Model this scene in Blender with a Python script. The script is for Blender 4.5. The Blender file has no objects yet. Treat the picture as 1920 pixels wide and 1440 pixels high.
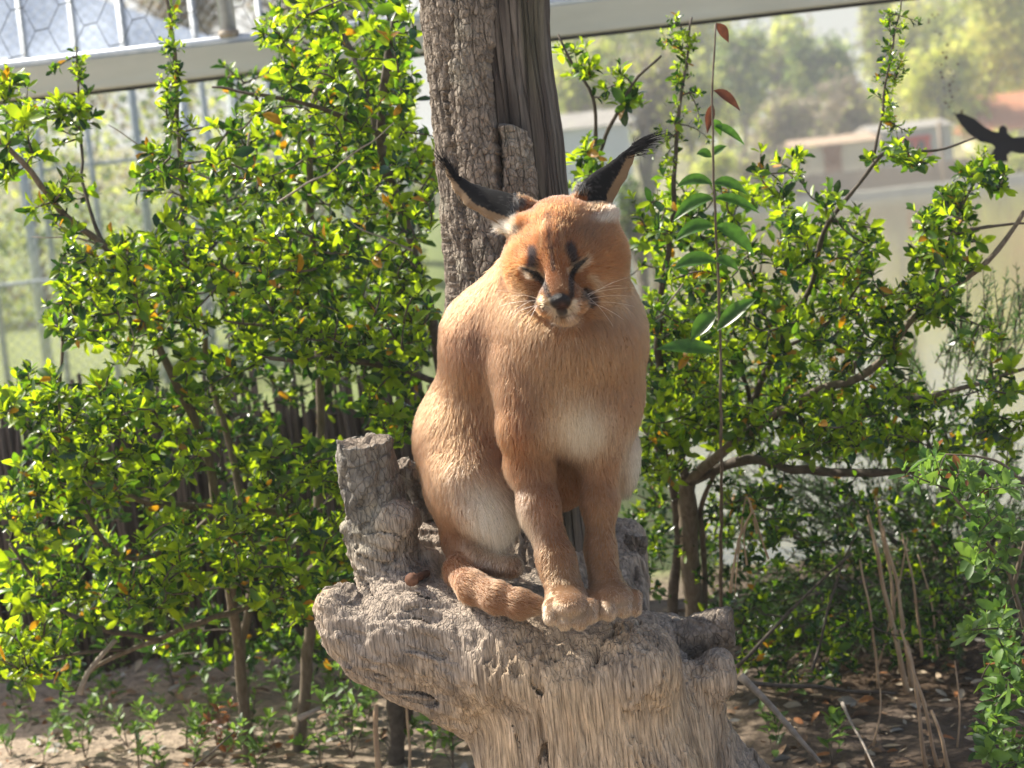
import bpy, math, random
import numpy as np
from mathutils import Vector, Matrix

SC = bpy.context.scene
COL = SC.collection
rng = np.random.default_rng(7)
random.seed(7)
R = math.radians

# ---------------------------------------------------------------- camera, sky, sun, exposure
CAM_LOC = np.array((0.0, -3.0, 1.15))
PITCH, ROLL, FPX = R(5.7), R(6.3), 4000.0
_f = np.array((0, math.cos(PITCH), -math.sin(PITCH)))
_r0 = np.array((1.0, 0, 0))
_u0 = np.cross(_r0, _f)
CR = _r0 * math.cos(ROLL) - _u0 * math.sin(ROLL)
CU = _u0 * math.cos(ROLL) + _r0 * math.sin(ROLL)
CF = _f
cam_d = bpy.data.cameras.new('camera')
cam_d.sensor_width = 36.0
cam_d.lens = 36.0 * FPX / 1920.0
cam_d.clip_start = 0.05
cam_d.clip_end = 1500
cam_d.dof.use_dof = True
cam_d.dof.focus_distance = 2.97
cam_d.dof.aperture_fstop = 7.0
cam_d.dof.aperture_blades = 7
cam = bpy.data.objects.new('camera', cam_d)
M = Matrix.Identity(4)
for i in range(3):
    M[i][0], M[i][1], M[i][2], M[i][3] = CR[i], CU[i], -CF[i], CAM_LOC[i]
cam.matrix_world = M
COL.objects.link(cam)
SC.camera = cam

SUN_DIR = Vector((-0.58, 0.36, 0.73)).normalized()
world = bpy.data.worlds.new('World')
SC.world = world
world.use_nodes = True
_n = world.node_tree.nodes
_sky = _n.new('ShaderNodeTexSky')
_sky.sky_type = 'NISHITA'
_sky.sun_disc = False
_sky.sun_elevation = math.asin(SUN_DIR.z)
_sky.sun_rotation = math.atan2(SUN_DIR.x, SUN_DIR.y)
_sky.air_density = 0.9
_sky.dust_density = 4.0
_sky.ozone_density = 0.3
_bg = _n['Background']
_bg.inputs['Strength'].default_value = 0.105
world.node_tree.links.new(_sky.outputs[0], _bg.inputs['Color'])
sun_d = bpy.data.lights.new('sun', 'SUN')
sun_d.energy = 4.7
sun_d.angle = R(0.8)
sun_d.color = (1.0, 0.93, 0.82)
sun = bpy.data.objects.new('sun', sun_d)
sun.rotation_euler = SUN_DIR.to_track_quat('Z', 'Y').to_euler()
sun.location = (6, 6, 8)
COL.objects.link(sun)
SC.view_settings.view_transform = 'Standard'
SC.view_settings.look = 'None'
SC.view_settings.gamma = 1.0
SC.view_settings.use_curve_mapping = False
SC.view_settings.exposure = 1.18
SC.render.engine = 'CYCLES'
SC.cycles.use_denoising = True
SC.cycles.max_bounces = 10
SC.cycles.transparent_max_bounces = 12
SC.cycles.diffuse_bounces = 4
SC.cycles.glossy_bounces = 4
SC.cycles.transmission_bounces = 8
SC.cycles.caustics_reflective = False
SC.cycles.caustics_refractive = False
SC.cycles.sample_clamp_indirect = 6.0

# ---------------------------------------------------------------- pixel <-> place
def P(px, py, Y):
    """point of the vertical plane y = Y that the photograph's pixel looks at"""
    d = CF + CR * ((px - 960) / FPX) - CU * ((py - 720) / FPX)
    return CAM_LOC + d * ((Y - CAM_LOC[1]) / d[1])

def PG(px, py, z=0.0):
    d = CF + CR * ((px - 960) / FPX) - CU * ((py - 720) / FPX)
    return CAM_LOC + d * ((z - CAM_LOC[2]) / d[2])

def proj(p):
    q = np.asarray(p) - CAM_LOC
    w = q @ CF
    return 960 + FPX * (q @ CR) / w, 720 - FPX * (q @ CU) / w

def L(px, Y):
    """length in metres of px photograph pixels at depth Y"""
    return px * (Y + 3.0) / FPX

# ---------------------------------------------------------------- object helpers
def link(name, data, parent=None, **props):
    o = bpy.data.objects.new(name, data)
    COL.objects.link(o)
    if parent is not None:
        o.parent = parent
    for k, v in props.items():
        o[k] = v
    return o

def thing(name, label, category, loc=(0, 0, 0), group=None):
    o = link(name, None, label=label, category=category)
    o.empty_display_size = 0.05
    o.location = Vector([float(c) for c in loc])
    if group:
        o['group'] = group
    return o

def mesh(name, V, F, mats=(), smooth=True, midx=None, attrs=None):
    """V (n,3) array; F list of index arrays (k,3) or (k,4), or list of tuples"""
    me = bpy.data.meshes.new(name)
    V = np.asarray(V, dtype=np.float32)
    if len(F) and isinstance(F[0], np.ndarray) and F[0].ndim == 2:
        loops = np.concatenate([f.ravel() for f in F]).astype(np.int32)
        tot = np.concatenate([np.full(len(f), f.shape[1], np.int32) for f in F])
    else:
        loops = np.array([i for f in F for i in f], dtype=np.int32)
        tot = np.array([len(f) for f in F], dtype=np.int32)
    start = np.concatenate([[0], np.cumsum(tot)[:-1]]).astype(np.int32)
    me.vertices.add(len(V))
    me.vertices.foreach_set('co', V.ravel())
    me.loops.add(len(loops))
    me.loops.foreach_set('vertex_index', loops)
    me.polygons.add(len(tot))
    me.polygons.foreach_set('loop_start', start)
    me.polygons.foreach_set('loop_total', tot)
    if midx is not None:
        me.polygons.foreach_set('material_index', np.asarray(midx, dtype=np.int32))
    me.polygons.foreach_set('use_smooth', np.full(len(tot), bool(smooth)))
    for m in mats:
        me.materials.append(m)
    me.update(calc_edges=True)
    me.validate()
    for k, c in (attrs or {}).items():
        c = np.asarray(c, dtype=np.float32)
        if c.ndim == 1:
            a = me.attributes.new(k, 'FLOAT', 'POINT')
            a.data.foreach_set('value', c)
        else:
            a = me.attributes.new(k, 'FLOAT_COLOR', 'POINT')
            a.data.foreach_set('color', np.concatenate([c, np.ones((len(c), 1), np.float32)], 1).ravel())
    return me

class MB:
    """collects plain pieces into one mesh"""
    def __init__(s):
        s.v, s.f, s.n = [], [], 0
    def add(s, V, F):
        s.v.append(np.asarray(V, float)); s.f += [tuple(int(i) + s.n for i in f) for f in F]; s.n += len(V)
        return s
    def box(s, c, d, rot=None):
        x, y, z = np.array(d) / 2
        V = np.array([(a * x, b * y, e * z) for a in (-1, 1) for b in (-1, 1) for e in (-1, 1)])
        if rot is not None:
            V = V @ np.asarray(rot).T
        return s.add(V + np.asarray(c), [(0, 1, 3, 2), (4, 6, 7, 5), (0, 4, 5, 1), (2, 3, 7, 6), (0, 2, 6, 4), (1, 5, 7, 3)])
    def tube(s, pts, rad, sides=6, caps=True):
        V, F = tube(pts, rad, sides, caps)
        return s.add(V, F)
    def build(s, name, mats=(), smooth=True):
        return mesh(name, np.concatenate(s.v), s.f, mats, smooth)

def frames(pts):
    pts = np.asarray(pts, float)
    T = np.empty_like(pts)
    T[1:-1] = pts[2:] - pts[:-2]; T[0] = pts[1] - pts[0]; T[-1] = pts[-1] - pts[-2]
    T /= np.sqrt((T * T).sum(1))[:, None] + 1e-12
    a = np.array((0, 0, 1.0)) if abs(T[0][2]) < 0.9 else np.array((1.0, 0, 0))
    n = unit(cross1(T[0], a))
    N = [n]
    for t in T[1:]:
        n = N[-1]
        n = unit(n - t * (n[0] * t[0] + n[1] * t[1] + n[2] * t[2]))
        N.append(n)
    N = np.array(N)
    B = np.stack([T[:, 1] * N[:, 2] - T[:, 2] * N[:, 1], T[:, 2] * N[:, 0] - T[:, 0] * N[:, 2], T[:, 0] * N[:, 1] - T[:, 1] * N[:, 0]], 1)
    return T, N, B

def tube(pts, rad, sides=6, caps=True):
    pts = np.asarray(pts, float)
    rad = np.broadcast_to(np.asarray(rad, float), (len(pts),))
    T, N, B = frames(pts)
    a = np.arange(sides) * 2 * math.pi / sides
    V = pts[:, None] + rad[:, None, None] * (N[:, None] * np.cos(a)[None, :, None] + B[:, None] * np.sin(a)[None, :, None])
    V = V.reshape(-1, 3)
    F = []
    for i in range(len(pts) - 1):
        for j in range(sides):
            k = (j + 1) % sides
            F.append((i * sides + j, i * sides + k, (i + 1) * sides + k, (i + 1) * sides + j))
    if caps:
        F.append(tuple(range(sides - 1, -1, -1)))
        F.append(tuple((len(pts) - 1) * sides + j for j in range(sides)))
    return V, F

def smooth_path(pts, step=0.02):
    """Catmull-Rom through pts, resampled at about step metres"""
    pts = np.asarray(pts, float)
    if len(pts) < 2:
        return pts
    e = np.concatenate([[2 * pts[0] - pts[1]], pts, [2 * pts[-1] - pts[-2]]])
    out = []
    for i in range(len(pts) - 1):
        p0, p1, p2, p3 = e[i:i + 4]
        n = max(2, int(np.linalg.norm(p2 - p1) / step) + 1)
        for t in np.arange(n) / n:
            out.append(0.5 * (2 * p1 + (p2 - p0) * t + (2 * p0 - 5 * p1 + 4 * p2 - p3) * t * t + (3 * p1 - p0 - 3 * p2 + p3) * t ** 3))
    out.append(pts[-1])
    return np.array(out)

# ---------------------------------------------------------------- noise
def _mixbits(h):
    h = (h ^ (h >> np.uint32(13))) * np.uint32(1274126177)
    h = (h ^ (h >> np.uint32(16))) * np.uint32(2246822519)
    return ((h ^ (h >> np.uint32(15))) & np.uint32(0xffffff)).astype(np.float32) * np.float32(1.0 / 0xffffff)

_K = (np.uint32(374761393), np.uint32(668265263), np.uint32(2147483647))
def _hash(i, j, k, seed):
    u = np.uint32
    return _mixbits(i.astype(np.int32).astype(u) * _K[0] + j.astype(np.int32).astype(u) * _K[1] + k.astype(np.int32).astype(u) * _K[2] + u((seed * 1274126177) & 0xffffffff))

def vnoise(p, seed=0):
    p = np.asarray(p, np.float32)
    fl = np.floor(p)
    f = p - fl
    w = f * f * (3 - 2 * f)
    iu = fl.astype(np.int32).astype(np.uint32)
    x0, y0 = iu[..., 0] * _K[0] + np.uint32((seed * 1274126177) & 0xffffffff), iu[..., 1] * _K[1]
    z0 = iu[..., 2] * _K[2]
    x1, y1, z1 = x0 + _K[0], y0 + _K[1], z0 + _K[2]
    wx, wy, wz = w[..., 0], w[..., 1], w[..., 2]
    def edge(xy):
        a = _mixbits(xy + z0)
        return a + wz * (_mixbits(xy + z1) - a)
    a = edge(x0 + y0); a = a + wy * (edge(x0 + y1) - a)
    b = edge(x1 + y0); b = b + wy * (edge(x1 + y1) - b)
    return (a + wx * (b - a)) * 2 - 1

def cross1(a, b):
    return np.array((a[1] * b[2] - a[2] * b[1], a[2] * b[0] - a[0] * b[2], a[0] * b[1] - a[1] * b[0]))

def unit(a):
    return a / (math.sqrt(a[0] * a[0] + a[1] * a[1] + a[2] * a[2]) + 1e-9)

def fbm(p, oct=4, seed=0):
    p = np.asarray(p, np.float32)
    r, a = 0, 0.5
    for o in range(oct):
        r = r + a * vnoise(p * (2 ** o), seed + o)
        a *= 0.5
    return r

def cells(u, v, seed=0):
    """F2 - F1 of a jittered grid in the plane: small in the cracks between cells; also a value per cell"""
    iu, iv = np.floor(u).astype(np.int64), np.floor(v).astype(np.int64)
    f1 = np.full(u.shape, 9.0, np.float32); f2 = f1.copy(); cid = np.zeros(u.shape, np.float32)
    z = np.zeros_like(iu)
    for a in (-1, 0, 1):
        for b in (-1, 0, 1):
            ci, cj = iu + a, iv + b
            h1, h2 = _hash(ci, cj, z, seed), _hash(ci, cj, z + 1, seed)
            d = np.hypot(ci + 0.1 + 0.8 * h1 - u, cj + 0.1 + 0.8 * h2 - v)
            m = d < f1
            f2 = np.where(m, f1, np.minimum(f2, d))
            cid = np.where(m, _hash(ci, cj, z + 2, seed), cid)
            f1 = np.where(m, d, f1)
    return f2 - f1, cid

# ---------------------------------------------------------------- implicit solids -> one continuous mesh
class Solid:
    def __init__(s, lo, hi, h):
        s.lo, s.h = np.asarray(lo, float), h
        s.n = np.ceil((np.asarray(hi) - s.lo) / h).astype(int) + 1
        s.D = np.full(s.n, 0.2, np.float32)
    def _win(s, pts, m):
        pts = np.atleast_2d(pts)
        a = np.maximum(((pts.min(0) - m - s.lo) / s.h).astype(int), 0)
        b = np.minimum(((pts.max(0) + m - s.lo) / s.h).astype(int) + 2, s.n)
        sl = tuple(slice(int(x), int(y)) for x, y in zip(a, b))
        g = np.stack(np.meshgrid(*[s.lo[i] + s.h * np.arange(a[i], b[i]) for i in range(3)], indexing='ij'), -1).astype(np.float32)
        return sl, g
    def _mix(s, sl, d, k, sub):
        A = s.D[sl]
        if sub:
            h = np.maximum(k - np.abs(A + d), 0) / k
            s.D[sl] = np.maximum(A, -d) + h * h * k / 4
        else:
            h = np.maximum(k - np.abs(A - d), 0) / k
            s.D[sl] = np.minimum(A, d) - h * h * k / 4
    def cone(s, a, b, r1, r2, k=0.02, sub=False, flat=None, fs=1.0):
        a, b = np.asarray(a, float), np.asarray(b, float)
        sl, g = s._win([a, b], max(r1, r2) * 1.0 + k + 0.03)
        q = g - a.astype(np.float32)
        ba = (b - a)
        if flat is not None:
            n = np.asarray(flat, float); n = n / np.linalg.norm(n)
            q = q + (q @ n.astype(np.float32))[..., None] * ((fs - 1) * n).astype(np.float32)
            ba = ba + (ba @ n) * (fs - 1) * n
        t = np.clip((q @ ba.astype(np.float32)) / max(ba @ ba, 1e-9), 0, 1)
        d = np.linalg.norm(q - t[..., None] * ba.astype(np.float32), axis=-1) - (r1 + (r2 - r1) * t)
        if flat is not None:
            d = d / (1 + 0.35 * (fs - 1))
        s._mix(sl, d.astype(np.float32), k, sub)
    def ell(s, c, r, k=0.02, rot=None, sub=False):
        c, r = np.asarray(c, float), np.broadcast_to(np.asarray(r, float), (3,))
        sl, g = s._win([c], r.max() + k + 0.03)
        q = g - c.astype(np.float32)
        if rot is not None:
            q = q @ np.asarray(rot, np.float32)      # columns of rot are the ellipsoid's axes
        k0 = np.linalg.norm(q / r.astype(np.float32), axis=-1)
        k1 = np.linalg.norm(q / (r * r).astype(np.float32), axis=-1)
        d = np.where(k1 > 1e-6, k0 * (k0 - 1) / np.maximum(k1, 1e-6), -r.min())
        s._mix(sl, d.astype(np.float32), k, sub)
    def chain(s, pts, k=0.02, **kw):
        for (a, ra), (b, rb) in zip(pts[:-1], pts[1:]):
            s.cone(a, b, ra, rb, k, **kw)
    def mesh(s):
        D, n = s.D, s.n
        ins = D < 0
        c = [ins[i:n[0] - 1 + i, j:n[1] - 1 + j, k:n[2] - 1 + k] for i in (0, 1) for j in (0, 1) for k in (0, 1)]
        tot = sum(x.astype(np.int8) for x in c)
        act = (tot > 0) & (tot < 8)
        idx = np.argwhere(act)
        vid = np.full(act.shape, -1, np.int64)
        vid[act] = np.arange(len(idx))
        acc = np.zeros((len(idx), 3)); cnt = np.zeros(len(idx))
        off = [(i, j, k) for i in (0, 1) for j in (0, 1) for k in (0, 1)]
        val = [D[idx[:, 0] + o[0], idx[:, 1] + o[1], idx[:, 2] + o[2]] for o in off]
        for a in range(8):
            for b in range(a + 1, 8):
                da = np.array(off[b]) - np.array(off[a])
                if np.abs(da).sum() != 1:
                    continue
                m = (val[a] < 0) != (val[b] < 0)
                t = val[a][m] / (val[a][m] - val[b][m])
                acc[m] += np.array(off[a]) + t[:, None] * da
                cnt[m] += 1
        V = s.lo + s.h * (idx + acc / cnt[:, None])
        Q = []
        for ax in range(3):
            u, w = (ax + 1) % 3, (ax + 2) % 3
            sl0 = [slice(None)] * 3; sl1 = [slice(None)] * 3
            sl0[ax] = slice(0, n[ax] - 1); sl1[ax] = slice(1, n[ax])
            A, B = ins[tuple(sl0)], ins[tuple(sl1)]
            e = np.argwhere(A != B)
            e = e[(e[:, u] > 0) & (e[:, w] > 0) & (e[:, u] < n[u] - 1) & (e[:, w] < n[w] - 1)]
            up = A[e[:, 0], e[:, 1], e[:, 2]]
            def cell(du, dw):
                x = e.copy(); x[:, u] -= du; x[:, w] -= dw
                return vid[x[:, 0], x[:, 1], x[:, 2]]
            q = np.stack([cell(1, 1), cell(0, 1), cell(0, 0), cell(1, 0)], 1)
            q[~up] = q[~up][:, ::-1]
            Q.append(q)
        return V, np.concatenate(Q)

def vnormals(V, Q):
    fn = np.cross(V[Q[:, 2]] - V[Q[:, 0]], V[Q[:, 3]] - V[Q[:, 1]])
    N = np.zeros_like(V)
    for i in range(4):
        np.add.at(N, Q[:, i], fn)
    return N / (np.linalg.norm(N, axis=1)[:, None] + 1e-12)

def relax(V, Q, it=1, lam=0.5):
    E = np.concatenate([Q[:, [0, 1]], Q[:, [1, 2]], Q[:, [2, 3]], Q[:, [3, 0]]])
    for _ in range(it):
        S = np.zeros_like(V); C = np.zeros(len(V))
        np.add.at(S, E[:, 0], V[E[:, 1]]); np.add.at(C, E[:, 0], 1)
        V = V + lam * (S / np.maximum(C, 1)[:, None] - V)
    return V

# ---------------------------------------------------------------- materials
def nodes(name):
    m = bpy.data.materials.new(name)
    m.use_nodes = True
    nt = m.node_tree
    return m, nt, nt.nodes['Principled BSDF'], nt.nodes['Material Output']

def plain(name, c1, c2=None, scale=20.0, rough=0.7, bump=0.0, metal=0.0, detail=5.0, stretch=None, spec=0.3, bscale=None):
    """two colours mixed by a noise in object space, with a bump of the same grain"""
    m, nt, b, out = nodes(name)
    N, LK = nt.nodes, nt.links
    tc = N.new('ShaderNodeTexCoord')
    src = tc.outputs['Object']
    if stretch:
        mp = N.new('ShaderNodeMapping'); mp.inputs['Scale'].default_value = stretch
        LK.new(src, mp.inputs['Vector']); src = mp.outputs['Vector']
    nz = N.new('ShaderNodeTexNoise'); nz.inputs['Scale'].default_value = scale; nz.inputs['Detail'].default_value = detail
    nz.inputs['Roughness'].default_value = 0.62
    LK.new(src, nz.inputs['Vector'])
    rp = N.new('ShaderNodeValToRGB')
    rp.color_ramp.elements[0].position, rp.color_ramp.elements[1].position = 0.33, 0.67
    rp.color_ramp.elements[0].color = (*c1, 1); rp.color_ramp.elements[1].color = (*(c2 or c1), 1)
    LK.new(nz.outputs['Fac'], rp.inputs['Fac'])
    LK.new(rp.outputs['Color'], b.inputs['Base Color'])
    b.inputs['Roughness'].default_value = rough
    b.inputs['Metallic'].default_value = metal
    b.inputs['Specular IOR Level'].default_value = spec
    if bump:
        n2 = nz
        if bscale:
            n2 = N.new('ShaderNodeTexNoise'); n2.inputs['Scale'].default_value = bscale; n2.inputs['Detail'].default_value = 6
            LK.new(src, n2.inputs['Vector'])
        bp = N.new('ShaderNodeBump'); bp.inputs['Strength'].default_value = 1.0; bp.inputs['Distance'].default_value = bump
        LK.new(n2.outputs['Fac'], bp.inputs['Height'])
        LK.new(bp.outputs['Normal'], b.inputs['Normal'])
    return m

def attr_mat(name, attr='col', rough=0.85, scale=60.0, amt=0.25, bump=0.002, bscale=150.0, stretch=None, spec=0.2, split=None):
    """colour from a vertex attribute, broken up by noise"""
    m, nt, b, out = nodes(name)
    N, LK = nt.nodes, nt.links
    at = N.new('ShaderNodeAttribute'); at.attribute_name = attr
    tc = N.new('ShaderNodeTexCoord'); src = tc.outputs['Object']
    if stretch:
        mp = N.new('ShaderNodeMapping'); mp.inputs['Scale'].default_value = stretch
        LK.new(src, mp.inputs['Vector']); src = mp.outputs['Vector']
    nz = N.new('ShaderNodeTexNoise'); nz.inputs['Scale'].default_value = scale; nz.inputs['Detail'].default_value = 6
    nz.inputs['Roughness'].default_value = 0.65
    LK.new(src, nz.inputs['Vector'])
    mr = N.new('ShaderNodeMapRange'); mr.inputs['From Min'].default_value = 0.3; mr.inputs['From Max'].default_value = 0.7
    mr.inputs['To Min'].default_value = 1 - amt; mr.inputs['To Max'].default_value = 1 + amt
    LK.new(nz.outputs['Fac'], mr.inputs['Value'])
    mu = N.new('ShaderNodeVectorMath'); mu.operation = 'SCALE'
    LK.new(at.outputs['Color'], mu.inputs[0]); LK.new(mr.outputs['Result'], mu.inputs['Scale'])
    LK.new(mu.outputs['Vector'], b.inputs['Base Color'])
    b.inputs['Roughness'].default_value = rough
    b.inputs['Specular IOR Level'].default_value = spec
    if bump:
        n2 = N.new('ShaderNodeTexNoise'); n2.inputs['Scale'].default_value = bscale; n2.inputs['Detail'].default_value = 5
        LK.new(src, n2.inputs['Vector'])
        bp = N.new('ShaderNodeBump'); bp.inputs['Distance'].default_value = bump
        LK.new(n2.outputs['Fac'], bp.inputs['Height']); LK.new(bp.outputs['Normal'], b.inputs['Normal'])
        if split:
            # sharp splits along the grain: (scale, stretch, depth, width)
            mp2 = N.new('ShaderNodeMapping'); mp2.inputs['Scale'].default_value = split[1]
            LK.new(tc.outputs['Object'], mp2.inputs['Vector'])
            ad = N.new('ShaderNodeVectorMath'); ad.operation = 'MULTIPLY_ADD'; ad.inputs[1].default_value = (0.12, 0.12, 0.12)
            wn = N.new('ShaderNodeTexNoise'); wn.inputs['Scale'].default_value = split[0] * 0.5; wn.inputs['Detail'].default_value = 4
            LK.new(mp2.outputs['Vector'], wn.inputs['Vector'])
            LK.new(wn.outputs['Color'], ad.inputs[0]); LK.new(mp2.outputs['Vector'], ad.inputs[2])
            vo = N.new('ShaderNodeTexVoronoi'); vo.feature = 'DISTANCE_TO_EDGE'; vo.inputs['Scale'].default_value = split[0]
            LK.new(ad.outputs['Vector'], vo.inputs['Vector'])
            m2 = N.new('ShaderNodeMapRange'); m2.inputs['From Max'].default_value = split[3]
            LK.new(vo.outputs['Distance'], m2.inputs['Value'])
            b2 = N.new('ShaderNodeBump'); b2.inputs['Distance'].default_value = split[2]
            LK.new(m2.outputs['Result'], b2.inputs['Height']); LK.new(bp.outputs['Normal'], b2.inputs['Normal'])
            LK.new(b2.outputs['Normal'], b.inputs['Normal'])
    return m

def leaf_mat(name, col, trans, rough=0.38, mix=0.45, spec=0.5, scale=40.0):
    m, nt, b, out = nodes(name)
    N, LK = nt.nodes, nt.links
    tc = N.new('ShaderNodeNewGeometry')
    nz = N.new('ShaderNodeTexNoise'); nz.inputs['Scale'].default_value = scale; nz.inputs['Detail'].default_value = 2
    LK.new(tc.outputs['Position'], nz.inputs['Vector'])
    mr = N.new('ShaderNodeMapRange'); mr.inputs['From Min'].default_value = 0.3; mr.inputs['From Max'].default_value = 0.7
    mr.inputs['To Min'].default_value = 0.7; mr.inputs['To Max'].default_value = 1.3
    LK.new(nz.outputs['Fac'], mr.inputs['Value'])
    def scaled(c):
        mu = N.new('ShaderNodeVectorMath'); mu.operation = 'SCALE'; mu.inputs[0].default_value = c
        LK.new(mr.outputs['Result'], mu.inputs['Scale'])
        return mu.outputs['Vector']
    LK.new(scaled(col), b.inputs['Base Color'])
    b.inputs['Roughness'].default_value = rough
    b.inputs['Specular IOR Level'].default_value = spec
    tr = N.new('ShaderNodeBsdfTranslucent')
    LK.new(scaled(trans), tr.inputs['Color'])
    mx = N.new('ShaderNodeMixShader'); mx.inputs[0].default_value = mix
    LK.new(b.outputs[0], mx.inputs[1]); LK.new(tr.outputs[0], mx.inputs[2])
    LK.new(mx.outputs[0], out.inputs['Surface'])
    return m
# ================================================================ the caracal
def seg_dist(px, py, a, b):
    ax, ay = a; bx, by = b
    dx, dy = bx - ax, by - ay
    t = np.clip(((px - ax) * dx + (py - ay) * dy) / (dx * dx + dy * dy), 0, 1)
    return np.hypot(px - ax - t * dx, py - ay - t * dy), t

def poly_dist(px, py, pts):
    d = np.full(px.shape, 1e9)
    for a, b in zip(pts[:-1], pts[1:]):
        d = np.minimum(d, seg_dist(px, py, a, b)[0])
    return d

def sstep(a, b, x):
    t = np.clip((x - a) / (b - a), 0, 1)
    return t * t * (3 - 2 * t)

EAR_L = [((990, 408, 0.005), 36), ((950, 392, 0.008), 32), ((925, 383, 0.012), 29), ((893, 370, 0.02), 24), ((865, 350, 0.028), 15), ((846, 326, 0.034), 8), ((833, 304, 0.038), 4)]
EAR_R = [((1098, 398, 0.005), 38), ((1117, 364, 0.007), 33), ((1134, 346, 0.009), 29), ((1157, 322, 0.013), 21), ((1173, 300, 0.017), 14), ((1190, 276, 0.02), 7), ((1203, 264, 0.022), 3.5)]
TAIL = [((872, 1040, 0.17), 26), ((860, 1070, 0.09), 27), ((885, 1100, 0.03), 29), ((930, 1119, -0.005), 28), ((972, 1131, -0.02), 26), ((1000, 1134, -0.025), 20)]
NOSE = P(1052, 566, -0.135)

def cat_solid():
    S = Solid((-0.2, -0.2, 0.38), (0.26, 0.36, 1.42), 0.003)
    def pt(c):
        return P(*c)
    def c(a, b, r1, r2, k=0.02, **kw):
        S.cone(P(*a), P(*b), L(r1, a[2]), L(r2, b[2]), k, **kw)
    def e(a, r, k=0.02, **kw):
        rr = (L(r[0], a[2]), r[2], L(r[1], a[2]))
        rot = np.stack([CR, CF, CU], 1)
        S.ell(P(*a), rr, k, rot=rot, **kw)
    # trunk of the body: rump, flank, withers, chest, neck
    e((897, 838, 0.19), (118, 128, 0.115), 0.03)
    c((905, 800, 0.19), (945, 640, 0.17), 112, 100, 0.05)
    c((935, 640, 0.13), (1010, 540, 0.09), 108, 92, 0.05)
    e((1060, 690, 0.06), (130, 150, 0.105), 0.05)
    c((1070, 720, 0.045), (1072, 590, 0.05), 118, 122, 0.05)
    e((1088, 640, 0.03), (116, 90, 0.09), 0.04)
    c((1065, 600, 0.04), (1060, 500, 0.03), 118, 90, 0.04)
    e((1090, 775, 0.035), (88, 72, 0.07), 0.04)
    c((1000, 780, 0.14), (1040, 880, 0.17), 95, 85, 0.05)
    # far haunch
    e((1142, 850, 0.13), (60, 82, 0.07), 0.03)
    # near thigh, belly fluff and hind leg
    e((893, 900, 0.13), (98, 90, 0.09), 0.03)
    e((915, 955, 0.10), (72, 58, 0.07), 0.03)
    c((865, 930, 0.13), (868, 1010, 0.15), 62, 42, 0.025)
    c((868, 1010, 0.15), (900, 1048, 0.09), 42, 30, 0.02)
    c((900, 1048, 0.09), (960, 1060, 0.05), 30, 24, 0.015)
    # the near shoulder blade and foreleg
    c((985, 690, 0.02), (990, 800, 0.008), 52, 58, 0.03)
    c((990, 800, 0.008), (992, 868, 0.012), 56, 47, 0.018)
    c((992, 868, 0.02), (1010, 945, -0.005), 46, 40, 0.02)
    c((1010, 945, -0.005), (1043, 1050, -0.03), 40, 37, 0.02)
    c((1043, 1050, -0.03), (1060, 1112, -0.055), 37, 38, 0.02)
    e((1066, 1135, -0.075), (44, 32, 0.045), 0.015)
    # the far foreleg
    c((1135, 740, 0.03), (1128, 840, 0.03), 58, 46, 0.04)
    c((1128, 840, 0.03), (1124, 940, 0.015), 42, 36, 0.02)
    c((1124, 940, 0.015), (1126, 1030, -0.005), 36, 30, 0.02)
    c((1126, 1030, -0.005), (1136, 1090, -0.03), 30, 32, 0.02)
    e((1150, 1118, -0.05), (44, 27, 0.04), 0.015)
    # toes
    for x, y, r in ((1032, 1154, 15), (1058, 1160, 18), (1087, 1161, 17), (1107, 1152, 13)):
        c((x + 1, y - 18, -0.092), (x, y + 5, -0.108), r + 1, r - 1, 0.003)
    for x, y, r, Y in ((1118, 1144, 14, -0.085), (1142, 1139, 18, -0.085), (1169, 1134, 17, -0.078), (1189, 1134, 14, -0.07)):
        c((x, y - 16, Y + 0.01), (x - 1 + (x - 1150) * 0.06, y + 8, Y - 0.006), r + 1, r - 1, 0.003)
    for x, y in ((1045, 1160), (1074, 1164), (1099, 1160)):
        c((x, y - 16, -0.118), (x, y + 16, -0.122), 4.4, 5.4, 0.003, sub=True)
    for x, y in ((1130, 1144), (1156, 1138), (1180, 1136)):
        c((x, y - 14, -0.105), (x, y + 14, -0.106), 4.4, 5.4, 0.003, sub=True)
    # skull, cheeks, muzzle
    e((1052, 440, 0.0), (76, 76, 0.078), 0.03)
    e((1057, 486, -0.02), (94, 74, 0.075), 0.03)
    e((993, 494, -0.005), (52, 54, 0.055), 0.03)
    e((1125, 478, 0.0), (56, 68, 0.06), 0.03)
    e((1106, 530, -0.005), (48, 40, 0.05), 0.03)
    e((1012, 543, -0.02), (36, 32, 0.042), 0.025)
    c((1034, 455, -0.070), (1050, 550, -0.120), 27, 23, 0.022)
    e((1002, 490, -0.064), (26, 16, 0.022), 0.016)
    e((1082, 480, -0.064), (28, 17, 0.022), 0.016)
    e((1003, 514, -0.066), (19, 12, 0.016), 0.008)
    e((1080, 506, -0.066), (20, 12, 0.016), 0.008)
    e((1052, 560, -0.090), (48, 38, 0.045), 0.02)
    e((1027, 570, -0.110), (26, 23, 0.026), 0.010)
    e((1081, 564, -0.108), (29, 25, 0.028), 0.010)
    e((1060, 590, -0.098), (30, 18, 0.028), 0.009)
    e((1051, 564, -0.130), (25, 17, 0.016), 0.006)
    c((1052, 574, -0.134), (1054, 588, -0.128), 12, 6, 0.005)
    # the mouth line
    c((1054, 583, -0.132), (1030, 592, -0.122), 2.2, 2.0, 0.004, sub=True)
    c((1054, 583, -0.132), (1084, 589, -0.120), 2.2, 2.0, 0.004, sub=True)
    c((992, 507, -0.094), (1012, 521, -0.094), 3.4, 3.6, 0.004, sub=True)
    c((1095, 491, -0.092), (1075, 510, -0.096), 3.4, 3.6, 0.004, sub=True)
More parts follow.
